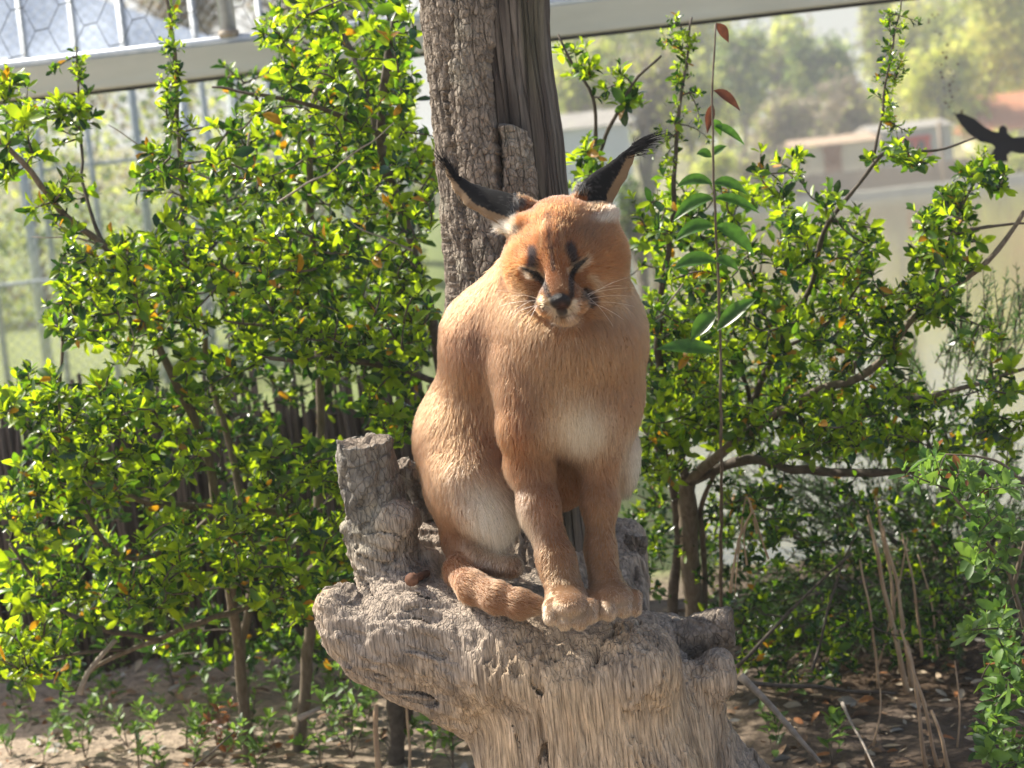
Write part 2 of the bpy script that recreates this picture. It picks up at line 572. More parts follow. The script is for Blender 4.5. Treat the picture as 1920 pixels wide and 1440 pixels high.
    # the coat adds its own depth all round, so the body under it is slimmer
    g0, g1 = np.meshgrid(S.lo[0] + S.h * np.arange(S.n[0]), S.lo[2] + S.h * np.arange(S.n[2]), indexing='ij')
    zn, zw = P(1060, 610, 0)[2], P(1060, 1085, 0)[2]
    thin = (0.0046 - 0.0010 * sstep(zn - 0.05, zn + 0.05, g1) - 0.0040 * sstep(zw + 0.04, zw - 0.02, g1)).astype(np.float32)
    S.D += thin[:, None, :]
    # ears: thin, tapering, turned out to the sides
    nl = CF * 0.85 - CU * 0.45
    for (a, ra), (b, rb) in zip(EAR_L[:-1], EAR_L[1:]):
        c(a, b, ra, rb, 0.006, flat=nl, fs=2.2)
    nr = CF * 0.85 - CR * 0.45
    for (a, ra), (b, rb) in zip(EAR_R[:-1], EAR_R[1:]):
        c(a, b, ra, rb, 0.006, flat=nr, fs=2.2)
    e((975, 424, -0.008), (26, 20, 0.024), 0.02)
    e((1124, 404, -0.008), (30, 24, 0.026), 0.02)
    # tail
    S.D += 0.0
    for (a, ra), (b, rb) in zip(TAIL[:-1], TAIL[1:]):
        c(a, b, ra, rb, 0.010)
    return S

def ear_region(px, py):
    """signed membership of the two ears, 0..1, and how close to the pale lower rim"""
    xl = np.array([828, 844, 867, 891, 926, 960, 984]); up = np.array([296, 314, 334, 345, 356, 366, 372]); lo = np.array([300, 337, 367, 393, 408, 420, 426])
    yu, yl = np.interp(px, xl, up), np.interp(px, xl, lo)
    left = (px < 972 + (py - 400) * 0.0) & (py > yu - 12) & (py < yl + 12) & (py < 440)
    rimL = left & (py > yl - 10)
    yr = np.array([255, 275, 293, 310, 337, 363, 400]); xr = np.array([1225, 1203, 1187, 1176, 1163, 1146, 1150])
    xe = np.interp(py, yr, xr)
    right = (py < 372 - (px - 1095) * 0.0) & (px > 1088 + np.maximum(0, 362 - py) * 0.0) & ((px - 1088) + (py - 362) * -1.0 > 0) | ((px > 1100) & (py < 352))
    right = (px + (py - 360) * 0.9 > 1072) & (py < 384) & (px > 1086) & (py - 384 < (px - 1086) * 0.25)
    right = right & ~((py > 366) & (px < 1100))
    rimR = right & (px > xe - 9)
    return left, rimL, right, rimR

TAWNY = np.array((0.325, 0.160, 0.076)); PALE = np.array((0.47, 0.315, 0.185)); WHITE = np.array((0.86, 0.80, 0.68))
ROSE = np.array((0.215, 0.105, 0.060)); RUST = np.array((0.34, 0.125, 0.034)); BLACK = np.array((0.012, 0.011, 0.011)); CREAM = np.array((0.58, 0.44, 0.28))

HEAD_C = P(1058, 478, -0.02)
def head_w(p):
    q = np.asarray(p) - HEAD_C
    d = np.sqrt(((q @ CR) / L(128, 0)) ** 2 + ((q @ CF) / np.where(q @ CF > 0, 0.125, 0.26)) ** 2 + ((q @ CU) / L(130, 0)) ** 2)
    return sstep(1.12, 0.88, d)

def coat(p):
    """colour of the coat at points p (linear)"""
    px, py = proj(p)
    Yd = p[:, 1]
    C = np.tile(TAWNY, (len(p), 1))
    def blob(cx, cy, rx, ry, col, s=1.0):
        nonlocal C
        w = s * np.exp(-(((px - cx) / rx) ** 2 + ((py - cy) / ry) ** 2))
        C = C + w[:, None] * (np.asarray(col) - C)
    body = sstep(560, 640, py)
    # back and shoulder greyer, flank warm, chest and belly pale
    blob(880, 620, 100, 120, ROSE, 0.9)
    blob(930, 720, 28, 90, (0.17, 0.085, 0.05), 0.6)  # shade of the crease behind the foreleg, painted into the coat
    blob(985, 740, 45, 70, ROSE, 0.6)
    blob(1020, 560, 120, 50, (0.33, 0.20, 0.115), 0.5)
    blob(800, 760, 50, 150, ROSE, 0.75)
    blob(850, 760, 70, 60, (0.45, 0.27, 0.14), 0.5)
    blob(960, 700, 40, 100, ROSE, 0.5)
    blob(1090, 660, 130, 90, PALE, 0.65)
    blob(1060, 770, 70, 80, PALE, 0.7)
    blob(1095, 800, 52, 48, WHITE, 0.75)
    blob(860, 880, 90, 70, PALE, 0.35)
    blob(925, 965, 62, 62, WHITE, 1.0)
    blob(950, 1000, 45, 50, WHITE, 0.8)
    blob(900, 925, 60, 40, WHITE, 0.3)
    blob(1195, 880, 26, 70, WHITE, 0.85)
    blob(845, 985, 40, 60, RUST, 0.55)
    blob(965, 850, 24, 120, RUST, 0.55)
    blob(1000, 950, 34, 60, RUST, 0.35)
    blob(1060, 1090, 90, 60, PALE, 0.6)
    blob(1060, 1160, 70, 30, (0.62, 0.50, 0.37), 0.85)
    blob(1160, 1140, 60, 30, (0.62, 0.50, 0.37), 0.75)
    blob(1062, 1126, 26, 9, RUST, 0.4)
    blob(1128, 1118, 26, 12, RUST, 0.4)
    blob(1125, 980, 30, 100, PALE, 0.5)
    blob(930, 1110, 90, 40, (0.40, 0.235, 0.14), 0.6)
    # faint bars on the chest
    w = 0.35 * np.exp(-(((px - 1080) / 90) ** 2 + ((py - 640) / 60) ** 2)) * np.clip(np.sin((py - 0.12 * (px - 1080) + 6 * np.sin(px / 17)) / 4.6) - 0.35, 0, 1)
    C = C + w[:, None] * (np.array((0.26, 0.13, 0.06)) - C)
    # face
    head = head_w(p)
    C = C + head[:, None] * (np.array((0.36, 0.145, 0.045)) - C)
    blob(1125, 480, 60, 60, (0.38, 0.19, 0.08), 0.7)
    blob(975, 490, 40, 60, (0.35, 0.155, 0.055), 0.6)
    blob(1100, 430, 34, 34, (0.20, 0.125, 0.075), 0.65)
    blob(1035, 430, 45, 50, (0.19, 0.088, 0.042), 0.6)
    blob(1060, 380, 70, 26, (0.33, 0.15, 0.06), 0.5)
    blob(1140, 560, 60, 40, PALE, 0.8)
    blob(985, 560, 40, 26, PALE, 0.7)
    blob(1060, 540, 14, 24, (0.42, 0.24, 0.13), 0.5)
    blob(1008, 538, 26, 18, (0.17, 0.085, 0.04), 0.7)
    blob(1088, 528, 22, 18, (0.26, 0.14, 0.07), 0.5)
    blob(1045, 535, 14, 26, (0.22, 0.13, 0.075), 0.5)
    def stroke(pts, wd, col, s=1.0):
        nonlocal C
        w = s * sstep(wd * 1.5, wd * 0.6, poly_dist(px, py, pts)) * head
        C = C + w[:, None] * (np.asarray(col) - C)
    stroke([(1026, 408), (1032, 455), (1037, 505)], 4.0, (0.09, 0.04, 0.018), 0.85)
    stroke([(1017, 420), (1014, 470)], 3, (0.5, 0.34, 0.2), 0.35)
    stroke([(1050, 430), (1056, 470)], 3, (0.5, 0.34, 0.2), 0.35)
    stroke([(1000, 474), (1001, 500)], 8.5, (0.03, 0.014, 0.008), 1.0)
    stroke([(1068, 466), (1076, 492)], 8.5, (0.03, 0.014, 0.008), 1.0)
    stroke([(986, 506), (1006, 510), (1016, 520)], 6.0, (0.60, 0.48, 0.34), 0.7)       # pale lids
    stroke([(1068, 508), (1084, 497), (1098, 487)], 6.0, (0.60, 0.48, 0.34), 0.65)
    stroke([(988, 516), (1004, 521)], 4.0, (0.6, 0.5, 0.38), 0.7)
    stroke([(1084, 508), (1100, 492)], 4.0, (0.6, 0.5, 0.38), 0.7)
    stroke([(986, 505), (998, 511), (1010, 518), (1016, 526)], 3.2, BLACK, 1.0)          # closed eyes
    stroke([(1094, 490), (1085, 498), (1077, 508), (1072, 517)], 3.2, BLACK, 1.0)
    stroke([(1006, 514), (1014, 524)], 5.2, BLACK, 1.0)
    stroke([(1080, 500), (1073, 514)], 5.2, BLACK, 1.0)
    stroke([(1016, 526), (1024, 540), (1030, 560)], 5.0, (0.03, 0.017, 0.011), 0.95)      # tear lines
    stroke([(1072, 518), (1071, 540), (1072, 556)], 5.0, (0.03, 0.017, 0.011), 0.95)
    stroke([(1030, 566), (1038, 580), (1048, 590)], 6.5, (0.68, 0.62, 0.53), 0.95)          # white lips
    stroke([(1078, 566), (1072, 580), (1060, 590)], 5.5, (0.68, 0.62, 0.53), 0.95)
    stroke([(1040, 600), (1060, 602), (1080, 596)], 6.0, (0.55, 0.46, 0.34), 0.9)
    stroke([(1018, 558), (1026, 570)], 6.0, (0.50, 0.34, 0.19), 0.8)
    stroke([(998, 556), (1006, 568), (1022, 578)], 3.2, BLACK, 0.9)
    stroke([(1008, 560), (1020, 572), (1030, 580)], 1.6, BLACK, 0.7)
    stroke([(1098, 548), (1106, 556), (1104, 568)], 8.5, (0.018, 0.013, 0.011), 0.95)       # dark whisker patch
    stroke([(1088, 560), (1100, 552)], 4.0, (0.03, 0.02, 0.014), 0.8)
    stroke([(1084, 576), (1100, 570)], 1.8, (0.03, 0.02, 0.014), 0.8)
    stroke([(1036, 592), (1056, 596), (1078, 592), (1090, 584)], 1.7, (0.03, 0.018, 0.012), 0.9)
    stroke([(1106, 520), (1120, 535), (1116, 545)], 6, (0.60, 0.50, 0.38), 0.55)
    # nose leather
    nose = sstep(24, 17, np.hypot((px - 1051) / 1.0, (py - 565) / 0.76)) * head
    nose = np.maximum(nose, sstep(12, 8, poly_dist(px, py, [(1051, 572), (1054, 584)])) * head)
    nose = nose * (Yd < -0.115)
    warm = np.exp(-(((px - 1054) / 10) ** 2 + ((py - 574) / 9) ** 2))
    C = C + nose[:, None] * ((np.array((0.016, 0.012, 0.011)) + warm[:, None] * np.array((0.09, 0.03, 0.018))) - C)
    # ears
    l, rl, r, rr = ear_region(px, py)
    ear = (l | r) & (Yd > -0.03) | (l & (px < 958))
    tick = vnoise(p * 300, 3) > 0.45
    fade = np.where(l, sstep(978, 965, px), 1.0)
    greyer = np.where(tick[:, None], np.array((0.085, 0.085, 0.085)), np.array((0.018, 0.019, 0.021)))
    C = np.where(ear[:, None], C + fade[:, None] * (greyer - C), C)
    rim = (rl & (px < 975)) | rr
    C = np.where(rim[:, None], np.array((0.42, 0.31, 0.21)), C)
    blob(950, 434, 18, 10, WHITE, 0.95)
    blob(1136, 412, 22, 9, WHITE, 0.9)
    blob(1112, 393, 16, 8, (0.30, 0.22, 0.14), 0.8)
    n = vnoise(p * 90, 5)[:, None] * 0.08 + vnoise(p * 25, 6)[:, None] * 0.06
    return np.clip(np.clip(C * (1 + n), 0.003, 1) ** 1.30 * np.array((0.63, 0.62, 0.58)), 0.003, 0.9), nose

def build_cat():
    S = cat_solid()
    V, Q = S.mesh()
    V = relax(V, Q, 1, 0.4)
    root = thing('caracal', 'tawny caracal sitting on the stump with eyes closed and black tufted ears', 'caracal', P(1000, 1130, 0.05))
    off = np.array(root.location)
    C, nose = coat(V)
    bm, nt, b, out = nodes('caracal skin and underfur')
    at = nt.nodes.new('ShaderNodeAttribute'); at.attribute_name = 'col'
    nt.links.new(at.outputs['Color'], b.inputs['Base Color'])
    an = nt.nodes.new('ShaderNodeAttribute'); an.attribute_name = 'nose'
    mr = nt.nodes.new('ShaderNodeMapRange'); mr.inputs['To Min'].default_value = 0.95; mr.inputs['To Max'].default_value = 0.42
    nt.links.new(an.outputs['Fac'], mr.inputs['Value']); nt.links.new(mr.outputs['Result'], b.inputs['Roughness'])
    b.inputs['Specular IOR Level'].default_value = 0.3
    nz = nt.nodes.new('ShaderNodeTexNoise'); nz.inputs['Scale'].default_value = 500
    bp = nt.nodes.new('ShaderNodeBump'); bp.inputs['Distance'].default_value = 0.0015
    nt.links.new(nz.outputs['Fac'], bp.inputs['Height']); nt.links.new(bp.outputs['Normal'], b.inputs['Normal'])
    me = mesh('caracal_body', V - off, [Q], [bm], attrs={'col': C, 'nose': nose})
    link('body', me, root)

    # ---- fur
    N = vnormals(V, Q)
    T = np.concatenate([Q[:, [0, 1, 2]], Q[:, [0, 2, 3]]])
    A = np.linalg.norm(np.cross(V[T[:, 1]] - V[T[:, 0]], V[T[:, 2]] - V[T[:, 0]]), axis=1)
    cen = V[T].mean(1)
    cx, cy = proj(cen)
    facing = (N[T[:, 0]] * (CAM_LOC - cen)).sum(1) > -0.6
    dens = A * np.where(cy < 615, 2.6, np.where((cy > 1090) & (cx > 1010), 2.0, 1.0)) * np.where(facing, 1.0, 0.35)
    NH = FUR_COUNT
    r_ = np.random.default_rng(11)
    ti = r_.choice(len(T), NH, p=dens / dens.sum())
    w = r_.random((NH, 2)); fl = w.sum(1) > 1; w[fl] = 1 - w[fl]
    a, b_, c_ = V[T[ti, 0]], V[T[ti, 1]], V[T[ti, 2]]
    p = a + w[:, :1] * (b_ - a) + w[:, 1:] * (c_ - a)
    n = N[T[ti, 0]] * (1 - w.sum(1))[:, None] + N[T[ti, 1]] * w[:, :1] + N[T[ti, 2]] * w[:, 1:]
    n /= np.linalg.norm(n, axis=1)[:, None]
    col, nose = coat(p)
    px, py = proj(p)
    keep = nose < 0.35
    p, n, col, px, py = p[keep], n[keep], col[keep], px[keep], py[keep]
    K = len(p)
    Y = p[:, 1]
    # comb
    d = np.tile(np.array((0.0, 0.25, -1.0)), (K, 1))
    d[:, 0] += np.where(py > 640, (px - 1040) * -0.0008, 0)
    hw = head_w(p); headm = hw > 0.5
    away = p - (NOSE + CU * 0.0)
    away /= np.linalg.norm(away, axis=1)[:, None]
    d = d + hw[:, None] * (away - d)
    l, rl, r, rr = ear_region(px, py)
    axl = P(835, 300, 0.038) - P(962, 399, 0.005); axl /= np.linalg.norm(axl)
    axr = P(1203, 262, 0.022) - P(1112, 372, 0.005); axr /= np.linalg.norm(axr)
    earL, earR = l & (px < 960), r & (px > 1095)
    d = np.where(earL[:, None], axl, d); d = np.where(earR[:, None], axr, d)
    tp = np.array([P(*c) for c, _ in TAIL])
    tailm = np.zeros(K, bool)
    for i in range(1, len(tp) - 1):
        ab = tp[i + 1] - tp[i]
        t = np.clip(((p - tp[i]) @ ab) / (ab @ ab), 0, 1)
        dd = np.linalg.norm(p - tp[i] - t[:, None] * ab, axis=1)
        m = (dd < L(TAIL[i][1], 0) * 1.15) & (py > 1035)
        d = np.where(m[:, None], ab / np.linalg.norm(ab), d); tailm |= m
    nz = np.stack([vnoise(p * 45, s) for s in (21, 22, 23)], 1) * 0.30 + np.stack([vnoise(p * 130, s) for s in (24, 25, 26)], 1) * 0.30
    d = d + nz * np.where(headm, 0.55, np.where(tailm, 0.15, 0.8))[:, None] + r_.normal(0, 0.16, (K, 3))
    d = d - n * (d * n).sum(1)[:, None]
    d /= np.linalg.norm(d, axis=1)[:, None] + 1e-9
    def g(cx, cy, rx, ry):
        return np.exp(-(((px - cx) / rx) ** 2 + ((py - cy) / ry) ** 2))
    ln = np.full(K, 0.017)
    ln = np.where(py > 830, 0.015, ln)
    leg = ((px > 955) & (py > 900)) | (py > 985)
    ln = np.where(leg, 0.009, ln)
    ln = np.where(tailm, 0.011, ln)
    ln = ln + hw * (np.clip(0.0035 + np.hypot(px - 1048, py - 535) * 0.000085, 0.0035, 0.014) - ln)
    ln = ln + 0.030 * g(930, 985, 48, 36) + 0.014 * g(1090, 815, 55, 40) + 0.006 * g(1080, 650, 110, 60) + 0.018 * g(1185, 900, 25, 40)
    ln = np.where(earL | earR, 0.0045, ln)
    ln = ln + 0.014 * g(950, 430, 14, 8) + 0.012 * g(1136, 410, 18, 8)
    ln = np.where(py > 1090, np.where(tailm, ln, 0.0068), ln)
    ln *= r_.uniform(0.65, 1.2, K)
    lift = np.where(headm, 0.30, 0.34) + r_.normal(0, 0.09, K)
    lift = np.where(earL | earR, 0.18, lift)
    lift = np.where((py > 1090) & ~tailm, 0.27, lift)
    lift = lift + 0.25 * g(930, 985, 48, 36)
    lift = np.clip(lift, 0.08, 0.8)
    ts = np.array([0, 0.3, 0.62, 1.0])
    pts = []
    for t in ts:
        q = p - n * 0.0008 + ln[:, None] * (t * np.sqrt(1 - lift ** 2)[:, None] * d + (t - 0.35 * t * t)[...] * lift[:, None] * n)
        q[:, 2] -= 0.12 * ln * t * t
        pts.append(q)
    pts = np.stack(pts, 1)
    tint = np.clip(r_.normal(1.0, 0.18, K), 0.4, 1.7)[:, None] * (1 + 0.16 * vnoise(p * 160, 81))[:, None]
    hc = np.clip(col * tint, 0.003, 0.92)
    guard = r_.random(K) < 0.05
    guard &= ~(col.max(1) < 0.06)
    hc[guard] = hc[guard] * 0.45
    pale = (r_.random(K) < 0.10) & (col.max(1) > 0.2)
    hc[pale] = hc[pale] * 0.5 + np.array((0.62, 0.50, 0.36)) * 0.5
    def curves(name, pts, col, r0, r1, mat_, parent):
        k, m = pts.shape[:2]
        hcv = bpy.data.hair_curves.new(name)
        hcv.add_curves([m] * k)
        hcv.attributes['position'].data.foreach_set('vector', (pts - off).astype(np.float32).ravel())
        ra = hcv.attributes.get('radius') or hcv.attributes.new('radius', 'FLOAT', 'POINT')
        rad = np.linspace(0, 1, m)[None, :] ** 1.5
        rad = np.broadcast_to(np.asarray(r0).reshape(-1, 1) * (1 - rad) + r1 * rad, (k, m))
        ra.data.foreach_set('value', np.ascontiguousarray(rad, dtype=np.float32).ravel())
        ca = hcv.attributes.new('hcol', 'FLOAT_COLOR', 'CURVE')
        ca.data.foreach_set('color', np.concatenate([col, np.ones((k, 1))], 1).astype(np.float32).ravel())
        hcv.materials.append(mat_)
        return link(name, hcv, parent)
    hm = bpy.data.materials.new('caracal hair'); hm.use_nodes = True
    nt = hm.node_tree
    nt.nodes.remove(nt.nodes['Principled BSDF'])
    h = nt.nodes.new('ShaderNodeBsdfHairPrincipled')
    h.parametrization = 'COLOR'
    h.inputs['Roughness'].default_value = 0.45
    h.inputs['Radial Roughness'].default_value = 0.6
    h.inputs['Random Roughness'].default_value = 0.2
    h.inputs['Coat'].default_value = 0.0
    at = nt.nodes.new('ShaderNodeAttribute'); at.attribute_name = 'hcol'
    nt.links.new(at.outputs['Color'], h.inputs['Color'])
    nt.links.new(h.outputs[0], nt.nodes['Material Output'].inputs['Surface'])
    rr0 = np.where(headm, 0.00024, 0.00030)
    f = curves('fur', pts, hc, rr0, 0.00009, hm, root)
    tuft_m = plain('black ear tuft hair', (0.010, 0.010, 0.011), (0.02, 0.02, 0.022), 50, 0.85, spec=0.1)
    # ---- ear tufts
    for key, tip, mid, end in (('L', P(837, 310, 0.038), P(829, 297, 0.042), P(816, 276, 0.045)), ('R', P(1196, 271, 0.021), P(1216, 254, 0.02), P(1256, 246, 0.012))):
        k = 240
        base0 = (P(866, 345, 0.026) if key == 'L' else P(1172, 298, 0.014))
        s = r_.random(k) ** 0.7
        b0 = base0 + (tip - base0) * s[:, None] + r_.normal(0, 0.0022, (k, 3))
        le = (r_.random(k) ** 1.6 * 0.85 + 0.3)[:, None] * (0.55 + 0.45 * s)[:, None]
        pts2 = []
        fan = r_.normal(0, 0.0055, (k, 3))
        for t in (0, 0.33, 0.66, 1.0):
            pos = b0 + le * ((mid - tip) * 2 * t * (1 - 0.5 * t) + (end - mid) * t * t * 1.0) + fan * t
            pts2.append(pos)
        curves('ear_tuft', np.stack(pts2, 1), np.tile(BLACK, (k, 1)), 0.0004, 0.0001, tuft_m, root)
    # ---- whiskers
    W = []
    for sx, (bx, by), ends in ((-1, (1014, 566), [(930, 545), (935, 575), (945, 600), (965, 618), (985, 622), (955, 555), (960, 588)]),
                               (1, (1098, 562), [(1180, 520), (1195, 540), (1190, 575), (1170, 600), (1150, 612), (1165, 535), (1185, 556)])):
        for i, (ex, ey) in enumerate(ends):
            a0 = P(bx + r_.uniform(-9, 9), by + r_.uniform(-7, 7), -0.118)
            e0 = P(ex, ey, -0.10 + r_.uniform(-0.03, 0.03))
            m0 = (a0 + e0) / 2 + np.array((0, -0.012, 0.008))
            W.append([(1 - t) ** 2 * a0 + 2 * t * (1 - t) * m0 + t * t * e0 for t in np.linspace(0, 1, 6)])
    curves('whiskers', np.array(W), np.tile(np.array((0.8, 0.76, 0.7)), (len(W), 1)), 0.00017, 0.00006, hm, root)
    return root
FUR_COUNT = 260000
# ================================================================ the dead tree the caracal sits on
def bark_grid(path, rad, nu, nv, disp, a0=0.0, a1=2 * math.pi, closed=True):
    """a sheet swept round a path; disp(u angle, v metres along, p) gives height over the radius"""
    T, N, B = frames(path)
    s = np.concatenate([[0], np.cumsum(np.linalg.norm(np.diff(path, axis=0), axis=1))])
    v = np.linspace(0, s[-1], nv)
    def it(x):
        return np.stack([np.interp(v, s, x[:, i]) for i in range(3)], 1)
    Pp, Nn, Bb, rr = it(path), it(N), it(B), np.interp(v, s, rad)
    u = np.linspace(a0, a1, nu, endpoint=not closed)
    U, Vv = np.meshgrid(u, v)
    dirn = Nn[:, None] * np.cos(U)[..., None] + Bb[:, None] * np.sin(U)[..., None]
    p0 = Pp[:, None] + dirn * rr[:, None, None]
    h, colr = disp(U, Vv, p0, rr[:, None])
    W = p0 + dirn * h[..., None]
    i = np.arange(nv - 1)[:, None] * nu
    j = np.arange(nu if closed else nu - 1)[None, :]
    k = (j + 1) % nu
    Q = np.stack([i + j, i + k, i + nu + k, i + nu + j], -1).reshape(-1, 4)
    return W.reshape(-1, 3), Q, colr.reshape(-1, 3)

def bark_disp(cu, cv, depth, base, seed, warm=0.0):
    def f(U, Vv, p, rr):
        w = fbm(p * 14, 3, seed) * 0.9
        # broad plates split by long furrows, each cracked across into small blocks
        d1, c1 = cells(U * rr * cu * 0.5 + w * 0.9, Vv * cv * 0.10 + w * 0.25, seed + 7)
        d2, c2 = cells(U * rr * cu + w * 0.9, Vv * cv + w * 1.4, seed)
        h = depth * 0.8 * sstep(0.0, 0.14, d1) + depth * 0.55 * sstep(0.0, 0.10, d2) + depth * 0.45 * c2 + depth * 1.0 * fbm(p * np.array((110, 110, 60)), 3, seed + 3) + fbm(p * 9, 2, seed + 5) * 0.006
        n = 0.75 + 0.35 * c2 + 0.4 * fbm(p * 40, 3, seed + 9)
        lich = sstep(0.12, 0.4, fbm(p * 18, 4, seed + 11))
        c = np.asarray(base)[None, None] * n[..., None]
        c = c + lich[..., None] * 0.35 * (np.array((0.36, 0.34, 0.27)) - c)
        return h, c
    return f

def build_tree():
    root = thing('dead_tree', 'weathered dead tree with a tall barked trunk rising from a broad bleached stump', 'dead tree', (0.08, 0.2, 0))
    off = np.array(root.location)
    wood = attr_mat('bleached stump wood', rough=0.9, scale=55, amt=0.5, bump=0.004, bscale=80, stretch=(3.2, 3.2, 0.42), split=(1.0, (150, 150, 11), 0.0016, 0.12))
    barkm = attr_mat('dead bark', rough=0.95, scale=110, amt=0.38, bump=0.0028, bscale=190, stretch=(1, 1, 0.6), split=(1.0, (120, 120, 60), 0.0018, 0.08))
    bare = attr_mat('bare grey heartwood', rough=0.8, scale=26, amt=0.55, bump=0.004, bscale=34, stretch=(5, 5, 0.30), spec=0.25, split=(1.0, (60, 60, 2.5), 0.006, 0.08))
    # ---- stump
    S = Solid((-0.42, -0.16, -0.06), (0.46, 0.62, 0.86), 0.0034)
    def c(a, b, r1, r2, k=0.05, **kw):
        S.cone(P(*a), P(*b), L(r1, a[2]), L(r2, b[2]), k, **kw)
    def e(a, r, k=0.04, **kw):
        S.ell(P(*a), (L(r[0], a[2]), r[2], L(r[1], a[2])), k, rot=np.stack([CR, CF, CU], 1), **kw)
    c((1125, 1375, 0.13), (1135, 1600, 0.15), 205, 200)
    c((1135, 1600, 0.15), (1140, 1850, 0.2), 200, 260)
    e((1030, 1255, 0.10), (215, 105, 0.155))
    e((1085, 1300, 0.06), (150, 110, 0.115))
    e((960, 1180, 0.16), (230, 85, 0.17), 0.05)
    e((1122, 1430, 0.085), (215, 190, 0.15), 0.05)
    e((1190, 1250, 0.012), (82, 88, 0.075), 0.035)                      # mound under the far paw
    c((920, 1215, 0.10), (790, 1190, 0.12), 105, 95, 0.05)               # arm to the left
    c((790, 1190, 0.12), (668, 1185, 0.12), 92, 66, 0.04)
    c((660, 1185, 0.12), (628, 1142, 0.12), 50, 33, 0.03)
    c((690, 1250, 0.10), (850, 1310, 0.10), 30, 52, 0.04)
    c((850, 1310, 0.10), (960, 1410, 0.10), 36, 40, 0.04)
    c((745, 1150, 0.18), (716, 1010, 0.20), 74, 62, 0.04)                # foot of the upright limb
    c((716, 1010, 0.20), (700, 940, 0.20), 56, 48, 0.03)
    e((745, 975, 0.17), (42, 46, 0.04), 0.02)
    c((655, 1000, 0.20), (700, 1020, 0.20), 17, 26, 0.02)                # small knob
    c((830, 1100, 0.24), (815, 1010, 0.28), 66, 46, 0.04)                # ridge behind the hind leg
    e((800, 1060, 0.20), (30, 34, 0.03), 0.02)
    c((960, 1130, 0.40), (990, 1000, 0.42), 210, 150, 0.06)              # root of the trunk
    c((1150, 1150, 0.30), (1176, 1010, 0.40), 70, 36, 0.04)
    c((1225, 1210, 0.16), (1262, 1195, 0.18), 62, 48, 0.03)
    c((1290, 1320, 0.10), (1335, 1275, 0.08), 76, 40, 0.04)              # right shoulder
    c((1345, 1275, 0.07), (1352, 1240, 0.07), 26, 17, 0.02)
    c((1330, 1430, 0.14), (1395, 1480, 0.14), 70, 55, 0.04)
    c((1395, 1480, 0.14), (1420, 1700, 0.2), 55, 90, 0.05)
    c((1126, 1190, -0.075), (1150, 1290, -0.10), 12, 8, 0.03, sub=True)   # groove beside the mound
    band = np.argwhere(np.abs(S.D) < 0.019)
    g = (S.lo + S.h * band).astype(np.float32)
    gx, gy = proj(g)
    arm = sstep(930, 800, gx)[:, None]
    wv = fbm(g * 6, 2, 3)[:, None]
    ar1 = arm[:, 0]
    def grain(f, k, w, oc, seed):
        r_ = np.zeros(len(g), np.float32)
        m = ar1 < 0.999
        r_[m] = (1 - ar1[m]) * np.abs(fbm(g[m] * np.array((f, f, f * k)) + wv[m] * w, oc, seed))
        m = ar1 > 0.001
        gm_ = g[m]
        r_[m] += ar1[m] * np.abs(fbm(np.stack([gm_ @ CR * f * k * 1.4 + gm_[:, 2] * f * 0.15, gm_[:, 1] * f, gm_[:, 2] * f + gm_[:, 0] * f * 0.35], 1) + wv[m] * w, oc, seed))
        return r_
    fine = grain(80, 0.07, 1.2, 2, 31)
    mid = grain(24, 0.10, 1.0, 3, 35)
    crack = grain(11, 0.12, 0.6, 3, 37)
    am = sstep(980, 800, gx) + sstep(1240, 1320, gx)
    dn = -0.004 + 0.015 * fine + 0.010 * mid * (0.5 + 1.0 * am) + 0.014 * sstep(0.02, 0.0, crack) + (0.008 + 0.008 * am) * fbm(g * 9, 2, 33) + 0.006 * am * fbm(g * 34, 2, 39)
    hold = np.exp(-(((gx - 1020) / 180) ** 2 + ((gy - 1130) / 40) ** 2))
    S.D[band[:, 0], band[:, 1], band[:, 2]] += (dn * (1 - 0.75 * hold)).astype(np.float32)
    V, Q = S.mesh()
    N = vnormals(V, Q)
    px, py = proj(V)
    gn = sstep(900, 760, px) * 0.8 + sstep(1250, 1330, px) * 0.7
    fib = fbm(V * np.array((95, 95, 13)) + fbm(V * 7, 2, 3)[:, None] * 1.5, 3, 40)
    fib2 = 1 - np.abs(fbm(V * np.array((60, 60, 8)) + fbm(V * 9, 2, 8)[:, None] * 2, 3, 44)) * 2
    rough = fbm(V * 32, 4, 50)
    rid = 1 - np.abs(fbm(V * np.array((26, 26, 14)), 3, 54)) * 2.2
    h = 0.003 * fib + gn * 0.003 * rough
    seat = np.exp(-(((px - 1030) / 190) ** 2 + ((py - 1130) / 45) ** 2))
    V = V + N * (h * (1 - 0.6 * seat))[:, None]
    tan, grey, dark = np.array((0.54, 0.41, 0.27)), np.array((0.33, 0.275, 0.22)), np.array((0.10, 0.075, 0.055))
    k = sstep(0.3, 0.75, 0.5 + 0.5 * np.exp(-(((px - 1100) / 230) ** 2 + ((py - 1400) / 200) ** 2)) + 0.5 * fbm(V * 9, 3, 70) - 0.25)
    C = grey + k[:, None] * (tan - grey)
    st = sstep(0.1, 0.42, fbm(V * np.array((30, 30, 7)), 4, 72))
    C = C + (0.45 * st)[:, None] * (dark - C)
    lich = sstep(760, 680, px) * sstep(1120, 980, py)
    C = C + (0.5 * lich)[:, None] * (np.array((0.25, 0.255, 0.20)) - C)
    C = C * (1 + 0.35 * fib[:, None])
    pch = sstep(0.16, 0.34, fbm(V * 16, 4, 77)) * sstep(1040, 860, px)
    C = C + (0.35 * pch)[:, None] * (np.array((0.33, 0.29, 0.245)) - C)
    link('stump', mesh('stump', V - off, [Q], [wood], attrs={'col': np.clip(C, 0.02, 0.7)}), root)

